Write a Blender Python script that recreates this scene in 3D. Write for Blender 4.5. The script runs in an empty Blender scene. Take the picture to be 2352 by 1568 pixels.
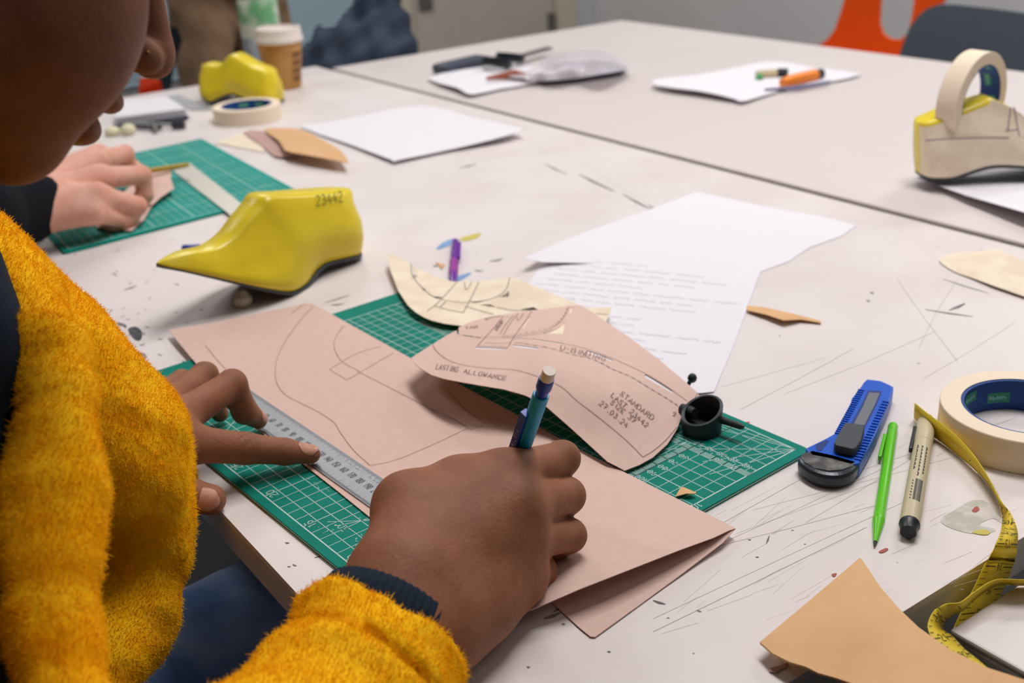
import bpy, bmesh, math, random
import numpy as np
from mathutils import Vector, Matrix
from mathutils.geometry import delaunay_2d_cdt

random.seed(7)
rng = np.random.default_rng(7)
scn = bpy.context.scene
COL = scn.collection

# ---------------------------------------------------------------- camera
W_PX, H_PX = 2352, 1568
F = 2592.7
CAM = np.array([-0.19039164, -0.29125489, 1.13140998])
RM = np.array([[0.8143627842748865, -0.5779636643085082, -0.05264274239756106],
               [-0.27170312926457385, -0.2995324717240059, -0.9145806186065533],
               [0.5128261548867143, 0.759103616854767, -0.400962633847742]])
TOP = 0.75            # work table height
FT = TOP + 0.005      # the far table stands a little higher
MATZ = 0.753          # upper face of the cutting mat lying on it


def ray(u, v):
    return RM.T @ np.array([(u - W_PX / 2) / F, (v - H_PX / 2) / F, 1.0])


def P(u, v, z=TOP):
    """where the line of sight through a point of the photo meets the level z"""
    d = ray(u, v)
    return CAM + d * ((z - CAM[2]) / d[2])


def D(u, v, d):
    """a point at distance d along the optical axis"""
    return CAM + ray(u, v) * d


def depth(p):
    return float(RM[2] @ (np.asarray(p) - CAM))


def proj(p):
    y = RM @ (np.asarray(p, float) - CAM)
    return np.array([F * y[0] / y[2] + W_PX / 2, F * y[1] / y[2] + H_PX / 2])


cam_d = bpy.data.cameras.new('camera')
cam = bpy.data.objects.new('camera', cam_d)
COL.objects.link(cam)
cam_d.sensor_width = 36.0
cam_d.lens = 36.0 * F / W_PX
cam_d.clip_start = 0.02
cam_d.clip_end = 60
mw = np.eye(4)
mw[:3, 0] = RM[0]; mw[:3, 1] = -RM[1]; mw[:3, 2] = -RM[2]; mw[:3, 3] = CAM
cam.matrix_world = Matrix(mw.tolist())
cam_d.dof.use_dof = True
cam_d.dof.focus_distance = 0.66
cam_d.dof.aperture_fstop = 8.5
scn.camera = cam
scn.view_settings.view_transform = 'Standard'
scn.view_settings.look = 'None'
scn.view_settings.gamma = 1
scn.view_settings.use_curve_mapping = False
scn.view_settings.exposure = 0.0

# ---------------------------------------------------------------- materials


def lin(c):
    r = []
    for x in c[:3]:
        x = x / 255.0
        r.append(x / 12.92 if x <= 0.04045 else ((x + 0.055) / 1.055) ** 2.4)
    return (r[0], r[1], r[2], 1.0)


def mat(name, c, rough=0.5, metal=0.0, c2=None, scale=20, bump=0.0, bscale=200, spec=0.5,
        mixlo=0.4, mixhi=0.6, detail=4, sss=0.0, sheen=0.0, trans=0.0, ior=1.45, coat=0.0, alpha=1.0, emit=0.0, stretch=None):
    m = bpy.data.materials.new(name)
    m.use_nodes = True
    nt = m.node_tree
    b = nt.nodes['Principled BSDF']
    b.inputs['Base Color'].default_value = lin(c)
    b.inputs['Roughness'].default_value = rough
    b.inputs['Metallic'].default_value = metal
    b.inputs['Specular IOR Level'].default_value = spec
    b.inputs['IOR'].default_value = ior
    if sss:
        b.inputs['Subsurface Weight'].default_value = sss
        b.inputs['Subsurface Radius'].default_value = (0.6, 0.25, 0.12)
        b.inputs['Subsurface Scale'].default_value = 0.006
    if sheen:
        b.inputs['Sheen Weight'].default_value = sheen
        b.inputs['Sheen Roughness'].default_value = 0.5
        b.inputs['Sheen Tint'].default_value = lin(c)
    if trans:
        b.inputs['Transmission Weight'].default_value = trans
    if coat:
        b.inputs['Coat Weight'].default_value = coat
    if alpha < 1:
        b.inputs['Alpha'].default_value = alpha
    if emit:
        b.inputs['Emission Color'].default_value = lin(c)
        b.inputs['Emission Strength'].default_value = emit
    tc = nt.nodes.new('ShaderNodeTexCoord')
    src = tc.outputs['Object']
    if stretch:
        mp = nt.nodes.new('ShaderNodeMapping')
        mp.inputs['Scale'].default_value = stretch
        nt.links.new(src, mp.inputs['Vector'])
        src = mp.outputs['Vector']
    if c2 is not None:
        n = nt.nodes.new('ShaderNodeTexNoise')
        n.inputs['Scale'].default_value = scale
        n.inputs['Detail'].default_value = detail
        nt.links.new(src, n.inputs['Vector'])
        r = nt.nodes.new('ShaderNodeValToRGB')
        r.color_ramp.elements[0].position = mixlo
        r.color_ramp.elements[0].color = lin(c)
        r.color_ramp.elements[1].position = mixhi
        r.color_ramp.elements[1].color = lin(c2)
        nt.links.new(n.outputs['Fac'], r.inputs['Fac'])
        nt.links.new(r.outputs['Color'], b.inputs['Base Color'])
    if bump:
        n = nt.nodes.new('ShaderNodeTexNoise')
        n.inputs['Scale'].default_value = bscale
        n.inputs['Detail'].default_value = 5
        nt.links.new(src, n.inputs['Vector'])
        bp = nt.nodes.new('ShaderNodeBump')
        bp.inputs['Strength'].default_value = bump
        bp.inputs['Distance'].default_value = 0.002
        nt.links.new(n.outputs['Fac'], bp.inputs['Height'])
        nt.links.new(bp.outputs['Normal'], b.inputs['Normal'])
    return m


# ---------------------------------------------------------------- objects
ROOT = {}


def tag(o, label=None, cat=None, group=None, kind=None):
    if label: o['label'] = label
    if cat: o['category'] = cat
    if group: o['group'] = group
    if kind: o['kind'] = kind
    return o


def thing(name, label, cat, loc, group=None):
    o = bpy.data.objects.new(name, None)
    o.empty_display_size = 0.02
    COL.objects.link(o)
    o.location = [float(x) for x in loc]
    ROOT[o.name] = np.asarray(loc, float)
    return tag(o, label, cat, group)


def thicken(V, Fc, t):
    V = np.asarray(V, float); n = len(V); N = np.zeros_like(V); F2 = []
    for f in Fc:
        a, b, c = V[f[0]], V[f[1]], V[f[2]]
        q = np.cross(b - a, c - a)
        if q[2] < 0: f = tuple(reversed(f)); q = -q
        F2.append(tuple(f))
        for i in f: N[i] += q
    N /= np.maximum(np.linalg.norm(N, axis=1), 1e-15)[:, None]
    E = set()
    for f in F2:
        for i in range(len(f)): E.add((f[i], f[(i + 1) % len(f)]))
    F3 = F2 + [tuple(i + n for i in reversed(f)) for f in F2]
    F3 += [(b, a, a + n, b + n) for a, b in E if (b, a) not in E]
    return np.concatenate([V, V - N * t]), F3


def obj(name, V, Fc, m, parent=None, smooth=False, origin=None, label=None, solid=0.0, bevel=0.0, sub=0, autosmooth=None, extra=()):
    if solid: V, Fc = thicken(V, Fc, solid)
    V = np.asarray(V, float)
    if parent is not None:
        org = ROOT[parent.name]
    else:
        org = np.asarray(origin, float) if origin is not None else np.array([V[:, 0].mean(), V[:, 1].mean(), V[:, 2].min()])
    me = bpy.data.meshes.new(name)
    me.from_pydata((V - org).tolist(), [], [tuple(int(i) for i in f) for f in Fc])
    me.validate()
    bm = bmesh.new(); bm.from_mesh(me)
    bmesh.ops.recalc_face_normals(bm, faces=bm.faces[:])
    bm.to_mesh(me); bm.free()
    me.materials.append(m)
    if extra:       # printed or drawn marks: more faces of the same part in their own material
        V0 = [tuple(v.co) for v in me.vertices]; F0 = [tuple(p.vertices) for p in me.polygons]; mi = [0] * len(F0)
        for k, (mb, em) in enumerate(extra):
            n0 = len(V0)
            V0 += [tuple(np.asarray(v) - org) for v in mb.V]; F0 += [tuple(i + n0 for i in f) for f in mb.F]; mi += [k + 1] * len(mb.F)
        me = bpy.data.meshes.new(name); me.from_pydata(V0, [], F0)
        me.materials.append(m)
        for mb, em in extra: me.materials.append(em)
        me.polygons.foreach_set('material_index', mi); me.update()
    o = bpy.data.objects.new(name, me)
    COL.objects.link(o)
    if parent is not None:
        o.parent = parent
        ROOT[o.name] = org
    else:
        o.location = org.tolist()
        ROOT[o.name] = org
    if smooth or sub:
        me.polygons.foreach_set('use_smooth', [True] * len(me.polygons))
    if autosmooth:
        me.polygons.foreach_set('use_smooth', [True] * len(me.polygons))
        me.set_sharp_from_angle(angle=math.radians(autosmooth))
    if bevel:
        md = o.modifiers.new('bev', 'BEVEL'); md.width = bevel; md.segments = 2; md.limit_method = 'ANGLE'; md.angle_limit = 0.6
    if sub:
        md = o.modifiers.new('sub', 'SUBSURF'); md.levels = sub; md.render_levels = sub
    if label: o['label'] = label
    return o


class MB:
    """collects pieces of ONE mesh"""
    def __init__(s):
        s.V = []; s.F = []

    def add(s, V, Fc):
        n = len(s.V)
        s.V += [np.asarray(v, float) for v in V]
        s.F += [tuple(i + n for i in f) for f in Fc]
        return s

    def box(s, c, size, R=None):
        R = np.eye(3) if R is None else R
        h = np.asarray(size) / 2
        V = [np.asarray(c) + R @ (h * np.array(q)) for q in
             [(-1, -1, -1), (1, -1, -1), (1, 1, -1), (-1, 1, -1), (-1, -1, 1), (1, -1, 1), (1, 1, 1), (-1, 1, 1)]]
        return s.add(V, [(0, 3, 2, 1), (4, 5, 6, 7), (0, 1, 5, 4), (1, 2, 6, 5), (2, 3, 7, 6), (3, 0, 4, 7)])

    def lathe(s, prof, c, R=None, n=48, cap=True, closed=False):
        """prof: [(r,h)], axis = R[:,2]"""
        R = np.eye(3) if R is None else R
        V = []; Fc = []
        k = len(prof)
        for r, h in prof:
            for i in range(n):
                a = 2 * math.pi * i / n
                V.append(np.asarray(c) + R @ np.array([r * math.cos(a), r * math.sin(a), h]))
        for j in range(k if closed else k - 1):
            for i in range(n):
                i2 = (i + 1) % n; j2 = (j + 1) % k
                Fc.append((j * n + i, j * n + i2, j2 * n + i2, j2 * n + i))
        if cap and not closed:
            Fc.append(tuple(range(n - 1, -1, -1)))
            Fc.append(tuple((k - 1) * n + i for i in range(n)))
        return s.add(V, Fc)

    def tube(s, pts, rad, n=16, cap=True):
        pts = [np.asarray(p, float) for p in pts]
        if not hasattr(rad, '__len__'): rad = [rad] * len(pts)
        V = []; Fc = []
        t0 = pts[1] - pts[0]; t0 /= np.linalg.norm(t0)
        up = np.array([0, 0, 1.0]) if abs(t0[2]) < 0.9 else np.array([1.0, 0, 0])
        x = np.cross(up, t0); x /= np.linalg.norm(x)
        for i, p in enumerate(pts):
            a = pts[max(i - 1, 0)]; b = pts[min(i + 1, len(pts) - 1)]
            t = b - a; t /= np.linalg.norm(t)
            x = x - t * (x @ t); x /= np.linalg.norm(x)
            y = np.cross(t, x)
            for k in range(n):
                an = 2 * math.pi * k / n
                V.append(p + rad[i] * (x * math.cos(an) + y * math.sin(an)))
        for j in range(len(pts) - 1):
            for k in range(n):
                k2 = (k + 1) % n
                Fc.append((j * n + k, j * n + k2, (j + 1) * n + k2, (j + 1) * n + k))
        if cap:
            Fc.append(tuple(range(n - 1, -1, -1)))
            Fc.append(tuple((len(pts) - 1) * n + i for i in range(n)))
        return s.add(V, Fc)

    def prism(s, outline, z0, z1, c=(0, 0, 0), R=None):
        R = np.eye(3) if R is None else R
        n = len(outline)
        V = [np.asarray(c) + R @ np.array([x, y, z]) for z in (z0, z1) for x, y in outline]
        Fc = [tuple(range(n - 1, -1, -1)), tuple(range(n, 2 * n))]
        Fc += [(i, (i + 1) % n, n + (i + 1) % n, n + i) for i in range(n)]
        return s.add(V, Fc)

    def loft(s, rings, cap=True, closed=True):
        n = len(rings[0]); k = len(rings)
        V = [p for r in rings for p in r]
        Fc = []
        for j in range(k - 1):
            for i in range(n if closed else n - 1):
                i2 = (i + 1) % n
                Fc.append((j * n + i, j * n + i2, (j + 1) * n + i2, (j + 1) * n + i))
        if cap:
            Fc.append(tuple(range(n - 1, -1, -1)))
            Fc.append(tuple((k - 1) * n + i for i in range(n)))
        return s.add(V, Fc)

    def build(s, name, m, parent=None, **kw):
        return obj(name, np.array(s.V), s.F, m, parent, **kw)


def frame(z, x=None):
    z = np.asarray(z, float); z = z / np.linalg.norm(z)
    x = np.array([0, 0, 1.0]) if x is None else np.asarray(x, float)
    if abs(x @ z) / np.linalg.norm(x) > 0.98: x = np.array([1.0, 0, 0])
    x = x - z * (x @ z); x /= np.linalg.norm(x)
    return np.stack([x, np.cross(z, x), z], 1)


def rotz(a):
    return np.array([[math.cos(a), -math.sin(a), 0], [math.sin(a), math.cos(a), 0], [0, 0, 1.0]])


def spline(pts, per=6, closed=False):
    """Catmull-Rom through pts (any dimension)"""
    p = [np.asarray(q, float) for q in pts]
    n = len(p)
    if n < 3: return p
    out = []
    rng_ = range(n) if closed else range(n - 1)
    for i in rng_:
        if closed: a, b, c, d = p[(i - 1) % n], p[i], p[(i + 1) % n], p[(i + 2) % n]
        else: a, b, c, d = p[max(i - 1, 0)], p[i], p[i + 1], p[min(i + 2, n - 1)]
        for k in range(per):
            t = k / per
            out.append(0.5 * ((2 * b) + (c - a) * t + (2 * a - 5 * b + 4 * c - d) * t * t + (3 * b - a - 3 * c + d) * t ** 3))
    if not closed: out.append(p[-1])
    return out


class TPS:
    """smooth height over the photo's pixels from a few known heights"""
    def __init__(s, ctl):
        c = np.array(ctl, float); s.x = c[:, :2] / 1000; z = c[:, 2]; n = len(c)
        K = s.k(np.linalg.norm(s.x[:, None] - s.x[None], axis=2)) + np.eye(n) * 1e-4
        Pm = np.c_[np.ones(n), s.x]
        A = np.zeros((n + 3, n + 3)); A[:n, :n] = K; A[:n, n:] = Pm; A[n:, :n] = Pm.T
        s.w = np.linalg.solve(A, np.r_[z, 0, 0, 0])

    def k(s, r):
        return np.where(r > 1e-9, r * r * np.log(np.maximum(r, 1e-9)), 0)

    def __call__(s, u, v):
        q = np.array([u, v]) / 1000
        r = np.linalg.norm(s.x - q, axis=1)
        return float(s.w[:-3] @ s.k(r) + s.w[-3] + s.w[-2:] @ q)


def inside(p, poly):
    x, y = p; c = False; n = len(poly); j = n - 1
    for i in range(n):
        xi, yi = poly[i]; xj, yj = poly[j]
        if (yi > y) != (yj > y) and x < (xj - xi) * (y - yi) / (yj - yi) + xi: c = not c
        j = i
    return c


def sheet(outline, zf, step=22, holes=()):
    """triangulated sheet: outline and holes seen from the camera, laid on the height zf"""
    zf_ = zf if callable(zf) else (lambda u, v: zf)
    loops = [outline] + list(holes)
    pts = []; edges = []
    for L in loops:
        n0 = len(pts); q = []
        for i in range(len(L)):
            a = np.array(L[i], float); b = np.array(L[(i + 1) % len(L)], float)
            k = max(1, int(np.linalg.norm(b - a) / step))
            q += [a + (b - a) * t / k for t in range(k)]
        pts += q
        edges += [(n0 + i, n0 + (i + 1) % len(q)) for i in range(len(q))]
    o = np.array(outline, float)
    x0, y0 = o.min(0); x1, y1 = o.max(0)
    if callable(zf):
        bnd = np.array(pts)
        for gx in np.arange(x0 + step / 2, x1, step):
            for gy in np.arange(y0 + step / 2, y1, step):
                if inside((gx, gy), outline) and not any(inside((gx, gy), h) for h in holes):
                    if np.min(np.abs(bnd - [gx, gy]).max(1)) > step * 0.4: pts.append(np.array([gx, gy]))
    r = delaunay_2d_cdt([Vector((p[0], p[1])) for p in pts], edges, [], 0, 1e-4)
    V2 = [(v.x, v.y) for v in r[0]]
    Fc = []
    for f in r[2]:
        cx = sum(V2[i][0] for i in f) / len(f); cy = sum(V2[i][1] for i in f) / len(f)
        if inside((cx, cy), outline) and not any(inside((cx, cy), h) for h in holes): Fc.append(tuple(f))
    V = [P(u, v, zf_(u, v)) for u, v in V2]
    return V, Fc


def ribbon(pts, w, up=(0, 0, 1), closed=False):
    """flat narrow strip of width w along 3D points"""
    pts = [np.asarray(p, float) for p in pts]
    V = []; n = len(pts); up = np.asarray(up, float)
    for i in range(n):
        a = pts[i - 1] if (i or closed) else pts[0]
        b = pts[(i + 1) % n] if (i < n - 1 or closed) else pts[-1]
        t = b - a; L = np.linalg.norm(t)
        t = t / L if L > 1e-9 else np.array([1.0, 0, 0])
        sd = np.cross(up, t); sd /= max(np.linalg.norm(sd), 1e-9)
        ww = w[i] if hasattr(w, '__len__') else w
        V += [pts[i] - sd * ww / 2, pts[i] + sd * ww / 2]
    Fc = [(2 * i, 2 * i + 2, 2 * i + 3, 2 * i + 1) for i in range(n - 1)]
    if closed: Fc.append((2 * n - 2, 0, 1, 2 * n - 1))
    return V, Fc


# single-stroke lettering, on a 4 x 6 grid
GL = {
    'A': [[(0, 0), (2, 6), (4, 0)], [(.8, 2.2), (3.2, 2.2)]], 'B': [[(0, 0), (0, 6), (3, 6), (3.6, 4.6), (2.8, 3.2), (0, 3.2)], [(2.8, 3.2), (4, 1.6), (3, 0), (0, 0)]],
    'C': [[(4, 5.2), (2.6, 6), (.6, 5), (0, 3), (.6, 1), (2.4, 0), (4, .8)]], 'D': [[(0, 0), (0, 6), (2.6, 5.6), (4, 3.4), (3.2, .8), (0, 0)]],
    'E': [[(4, 6), (0, 6), (0, 0), (4, 0)], [(0, 3), (3, 3)]], 'F': [[(4, 6), (0, 6), (0, 0)], [(0, 3), (3, 3)]],
    'G': [[(4, 5.2), (2.4, 6), (.4, 4.8), (0, 2.6), (1, .2), (3, 0), (4, 1), (4, 2.8), (2.4, 2.8)]], 'H': [[(0, 0), (0, 6)], [(4, 0), (4, 6)], [(0, 3), (4, 3)]],
    'I': [[(2, 0), (2, 6)]], 'K': [[(0, 0), (0, 6)], [(4, 6), (0, 2.6), (4, 0)]], 'L': [[(.4, 6), (0, 0), (3.6, 0)]], 'M': [[(0, 0), (0, 6), (2, 2.4), (4, 6), (4, 0)]],
    'N': [[(0, 0), (.3, 6), (3.6, 0), (4, 6)]], 'O': [[(2, 6), (.4, 5), (0, 3), (.6, .8), (2.2, 0), (3.6, 1), (4, 3.2), (3.4, 5.2), (2, 6)]],
    'P': [[(0, 0), (0, 6), (3, 6), (4, 4.6), (3, 3), (0, 3)]], 'R': [[(0, 0), (0, 6), (3, 5.8), (3.8, 4.4), (2.8, 3), (0, 2.8)], [(1.6, 2.9), (4, 0)]],
    'S': [[(3.8, 5.2), (2.2, 6), (.4, 5), (.8, 3.6), (3, 2.6), (3.8, 1.2), (2.2, 0), (0, .8)]], 'T': [[(0, 6), (4, 6)], [(2, 6), (2, 0)]],
    'U': [[(0, 6), (.2, 1.2), (1.6, 0), (3, .4), (4, 2), (4, 6)]], 'V': [[(0, 6), (2, 0), (4, 6)]], 'W': [[(0, 6), (1, 0), (2, 4), (3, 0), (4, 6)]],
    'Y': [[(0, 6), (2, 3), (4, 6)], [(2, 3), (2, 0)]], 'Z': [[(0, 6), (4, 6), (0, 0), (4, 0)]],
    '0': [[(2, 6), (.5, 4.8), (.3, 2), (1.4, 0), (2.8, .2), (3.7, 2), (3.5, 4.8), (2, 6)]], '1': [[(1, 4.8), (2.2, 6), (2.2, 0)]],
    '2': [[(.2, 4.8), (1.4, 6), (3.2, 5.6), (3.6, 4), (0, 0), (4, 0)]], '3': [[(.3, 5.4), (2, 6), (3.5, 5), (3, 3.4), (1.6, 3.1)], [(1.6, 3.1), (3.4, 2.8), (3.8, 1.2), (2.2, 0), (.2, .6)]],
    '4': [[(2.6, 6), (0, 2), (4, 2)], [(3, 4), (3, 0)]], '5': [[(3.8, 6), (.6, 6), (.4, 3.4), (2.4, 3.8), (3.8, 2.2), (3, .3), (.2, .3)]],
    '6': [[(3.4, 6), (1, 4.2), (.2, 1.6), (1.6, 0), (3.4, .6), (3.6, 2.4), (2, 3.4), (.5, 2.4)]], '7': [[(0, 6), (4, 6), (1.4, 0)], [(1.2, 3), (3.6, 3)]],
    '8': [[(2, 3.2), (.5, 4.4), (1.2, 5.8), (2.8, 5.8), (3.5, 4.4), (2, 3.2), (.2, 1.6), (1.2, 0), (3, 0), (3.8, 1.6), (2, 3.2)]],
    '9': [[(3.4, 3.6), (2, 2.8), (.5, 3.8), (.8, 5.6), (2.6, 6), (3.5, 4.8), (3.4, 2), (2.4, 0)]],
    '-': [[(.6, 2.8), (3.4, 2.8)]], '.': [[(1.6, 0), (2.2, 0)]], ' ': [], '/': [[(0, 0), (4, 6)]], 'o': [[(1, 6), (.2, 5.2), (1, 4.4), (1.8, 5.2), (1, 6)]],
    'v': [[(0, 3.6), (1.4, 0), (3, 3.6)]], 'e': [[(0, 2), (3.4, 2), (2.6, 3.6), (.8, 3.4), (0, 1.6), (1.2, 0), (3.2, .4)]], 'l': [[(1.6, 0), (1.6, 6)]],
    'n': [[(0, 0), (0, 3.6)], [(0, 2.6), (1.6, 3.6), (3, 2.6), (3, 0)]], 't': [[(1.6, 5.4), (1.6, .6), (3, 0)], [(.2, 3.6), (3, 3.6)]], 'i': [[(1.6, 0), (1.6, 3.6)]], 'c': [[(3.2, 3), (1.6, 3.6), (.2, 1.8), (1.6, 0), (3.2, .6)]],
}


def strokes(text, adv=5.4, jit=0.0):
    """list of 2D polylines for a text, letter height 1 (starts at x=0)"""
    out = []; x = 0
    for ch in text:
        for s_ in GL.get(ch, []):
            out.append([((x + a + random.uniform(-jit, jit)) / 6, (b + random.uniform(-jit, jit)) / 6) for a, b in s_])
        x += adv if ch not in '1I.' else adv * .75
    return out, x / 6


def write(mb, text, fn, w, jit=0.0, adv=5.4, center=True, up=(0, 0, 1)):
    """letters as narrow strips; fn(x,y) maps letter space to 3D"""
    st, wd = strokes(text, adv, jit)
    for s_ in st:
        q = []
        for i in range(len(s_) - 1):
            for k in range(2):
                t = k / 2
                q.append((s_[i][0] * (1 - t) + s_[i + 1][0] * t, s_[i][1] * (1 - t) + s_[i + 1][1] * t))
        q.append(s_[-1])
        mb.add(*ribbon([fn(x - (wd / 2 if center else 0), y) for x, y in q], w, up))
    return wd


def copy_tree(o, parent=None):
    c = o.copy(); COL.objects.link(c)
    ROOT[c.name] = ROOT.get(o.name, np.zeros(3))
    if parent is not None: c.parent = parent
    for ch in list(o.children): copy_tree(ch, c)
    return c


# ---------------------------------------------------------------- smooth solids from distance fields
def smin(a, b, k):
    h = np.clip(0.5 + 0.5 * (b - a) / k, 0, 1)
    return b * (1 - h) + a * h - k * h * (1 - h)


def smax(a, b, k):
    return -smin(-a, -b, k)


def cone(p, a, b, ra, rb):
    a = np.asarray(a, float); b = np.asarray(b, float)
    ba = b - a
    t = np.clip(((p - a) @ ba) / (ba @ ba + 1e-12), 0, 1)
    return np.linalg.norm(p - a - t[..., None] * ba, axis=-1) - (ra + (rb - ra) * t)


def chain(p, J, k=0.004):
    d = None
    for i in range(len(J) - 1):
        q = cone(p, J[i][0], J[i + 1][0], J[i][1], J[i + 1][1])
        d = q if d is None else smin(d, q, k)
    return d


def ellip(p, c, r, R=None):
    q = p - np.asarray(c, float)
    if R is not None: q = q @ R
    r = np.asarray(r, float)
    k0 = np.linalg.norm(q / r, axis=-1); k1 = np.linalg.norm(q / (r * r), axis=-1)
    return k0 * (k0 - 1) / np.maximum(k1, 1e-9)


def nets(fn, lo, hi, h):
    """surface nets of fn(p)=0 on a regular grid"""
    lo = np.asarray(lo, float); hi = np.asarray(hi, float)
    n = np.ceil((hi - lo) / h).astype(int) + 1
    ax = [lo[i] + h * np.arange(n[i]) for i in range(3)]
    S = np.empty(n); B = 12                     # evaluate finely only in the blocks the surface can pass through
    nb = [int(math.ceil(k / B)) for k in n]
    cen = np.stack(np.meshgrid(*[lo[i] + h * (np.arange(nb[i]) * B + (B - 1) / 2) for i in range(3)], indexing='ij'), -1)
    cd = fn(cen); rad = h * B * .87 * 1.9 + .004
    for i, j, k in np.ndindex(*nb):
        sl_ = tuple(slice(q * B, min((q + 1) * B, n[w])) for w, q in enumerate((i, j, k)))
        if abs(cd[i, j, k]) > rad: S[sl_] = cd[i, j, k]; continue
        S[sl_] = fn(np.stack(np.meshgrid(ax[0][sl_[0]], ax[1][sl_[1]], ax[2][sl_[2]], indexing='ij'), -1))
    neg = S < 0
    c = [(0, 0, 0), (1, 0, 0), (0, 1, 0), (1, 1, 0), (0, 0, 1), (1, 0, 1), (0, 1, 1), (1, 1, 1)]
    m = n - 1
    sl = lambda A, o: A[o[0]:o[0] + m[0], o[1]:o[1] + m[1], o[2]:o[2] + m[2]]
    cnt = sum(sl(neg, o).astype(int) for o in c)
    act = (cnt > 0) & (cnt < 8)
    idx = -np.ones(m, int); ids = np.argwhere(act); idx[act] = np.arange(len(ids))
    acc = np.zeros((len(ids), 3)); num = np.zeros(len(ids))
    val = [sl(S, o)[act] for o in c]
    for i in range(8):
        for j in range(i + 1, 8):
            dd = np.abs(np.array(c[i]) - np.array(c[j])).sum()
            if dd != 1: continue
            a, b = val[i], val[j]
            cr = (a < 0) != (b < 0)
            t = np.where(cr, a / np.where(cr, a - b, 1), 0)
            q = np.array(c[i]) + t[:, None] * (np.array(c[j]) - np.array(c[i]))
            acc += np.where(cr[:, None], q, 0); num += cr
    V = lo + (ids + acc / num[:, None]) * h
    Fc = []
    for a in range(3):
        b, d = (a + 1) % 3, (a + 2) % 3
        s0 = [slice(0, -1)] * 3; s1 = [slice(0, -1)] * 3
        s0[a] = slice(0, n[a] - 1); s1[a] = slice(1, n[a])
        for q in (b, d):
            s0[q] = slice(1, n[q] - 1); s1[q] = slice(1, n[q] - 1)
        A = neg[tuple(s0)]; B = neg[tuple(s1)]
        e = np.argwhere(A != B)
        fl = A[A != B]
        off = np.zeros(3, int); off[b] = 1; off[d] = 1
        e = e + off
        eb = np.zeros(3, int); eb[b] = 1; ed = np.zeros(3, int); ed[d] = 1
        q = [idx[tuple((e - eb - ed).T)], idx[tuple((e - ed).T)], idx[tuple(e.T)], idx[tuple((e - eb).T)]]
        q = np.stack(q, 1)
        q[~fl] = q[~fl][:, ::-1]
        Fc.append(q)
    return V, np.concatenate(Fc)


def relax(V, Fc, it=2, lam=0.5):
    E = np.concatenate([Fc[:, [i, (i + 1) % 4]] for i in range(4)])
    for _ in range(it):
        s = np.zeros_like(V); c = np.zeros(len(V))
        np.add.at(s, E[:, 0], V[E[:, 1]]); np.add.at(c, E[:, 0], 1)
        np.add.at(s, E[:, 1], V[E[:, 0]]); np.add.at(c, E[:, 1], 1)
        V = V + lam * (s / np.maximum(c, 1)[:, None] - V)
    return V
# ================================================================ MATERIALS
M = {}
M['wall'] = mat('painted wall', (226, 225, 224), .9, c2=(222, 221, 220), scale=3)
M['ceiling'] = mat('white ceiling', (150, 150, 150), .9)
M['band_far'] = mat('grey green edge band', (238, 236, 226), .5)
M['wall_cool'] = mat('cool painted wall', (205, 208, 212), .9)
M['floor'] = mat('dark vinyl floor', (46, 48, 54), .6, c2=(58, 58, 62), scale=6)
M['door'] = mat('beige door paint', (206, 196, 182), .6, c2=(201, 190, 176), scale=2)
M['door_frame'] = mat('door frame paint', (214, 203, 186), .5)
M['steel_dark'] = mat('brushed plate', (126, 124, 118), .4, .7)
M['table'] = mat('worn white laminate', (226, 216, 213), .38, c2=(232, 223, 221), scale=9, bump=.05, bscale=60, spec=.4)
M['table_far'] = mat('clean white laminate', (222, 212, 209), .36, c2=(225, 215, 212), scale=2, spec=.45)
M['band'] = mat('grey edge band', (214, 210, 206), .5, c2=(202, 197, 192), scale=14)
M['metal_leg'] = mat('grey steel leg', (92, 94, 98), .45, .6)
M['scratch'] = mat('ink scratch', (190, 182, 178), .7)
M['scratch_dark'] = mat('dark scuff', (96, 94, 94), .7, c2=(140, 134, 130), scale=60)
M['stain_grey'] = mat('paint smear', (188, 186, 170), .8, c2=(214, 206, 200), scale=90)
M['stain_yellow'] = mat('yellow paint', (203, 190, 96), .8)
M['stain_red'] = mat('red paint', (176, 92, 84), .8)
M['stain_blue'] = mat('blue chalk', (128, 164, 204), .8)
M['ink'] = mat('black ink', (38, 40, 48), .6, c2=(80, 80, 86), scale=200)
M['paper'] = mat('white paper', (232, 229, 235), .75, spec=.2)
M['paper_ink'] = mat('pale pencil writing', (176, 170, 184), .9)
M['mat_green'] = mat('green cutting mat', (0, 128, 112), .7, c2=(0, 122, 106), scale=30, spec=.2, bump=.04, bscale=900)
M['mat_teal'] = mat('teal cutting mat', (0, 150, 138), .7, c2=(0, 144, 132), scale=20, spec=.2)
M['print'] = mat('printed grid', (186, 214, 207), .6)
M['mat_wear'] = mat('worn cut marks', (120, 190, 180), .8)
M['mat_side'] = mat('mat core', (214, 206, 190), .7)
M['steel'] = mat('brushed steel', (150, 152, 156), .45, .75, c2=(138, 140, 144), scale=60, stretch=(1, 30, 1))
M['steel_shine'] = mat('polished steel', (226, 222, 212), .38, .9)
M['engraved'] = mat('engraved black', (52, 54, 62), .6)

# ================================================================ ROOM
def struct(name, mb, m, parent=None, **kw):
    o = mb.build(name, m, parent, **kw)
    if parent is None: o['kind'] = 'structure'
    return o

struct('floor', MB().box((1.5, 2.0, -0.02), (12, 12, 0.04)), M['floor'])
# back wall: along the world Y end of the room, beige door set in it
BW = 4.35
struct('wall_back', MB().box((1.0, BW + .05, 1.4), (8.0, .1, 2.8)), M['wall'])
# side wall beyond the far table
SW = 3.52
struct('wall_side', MB().box((SW + .05, 1.0, 1.4), (.1, 6.8, 2.8)), M['wall'])


struct('ceiling', MB().box((1.2, 1.6, 2.80), (8, 8, .06)), M['ceiling'])


def on_back(u, v):
    d = ray(u, v); return CAM + d * ((BW - CAM[1]) / d[1])


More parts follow.
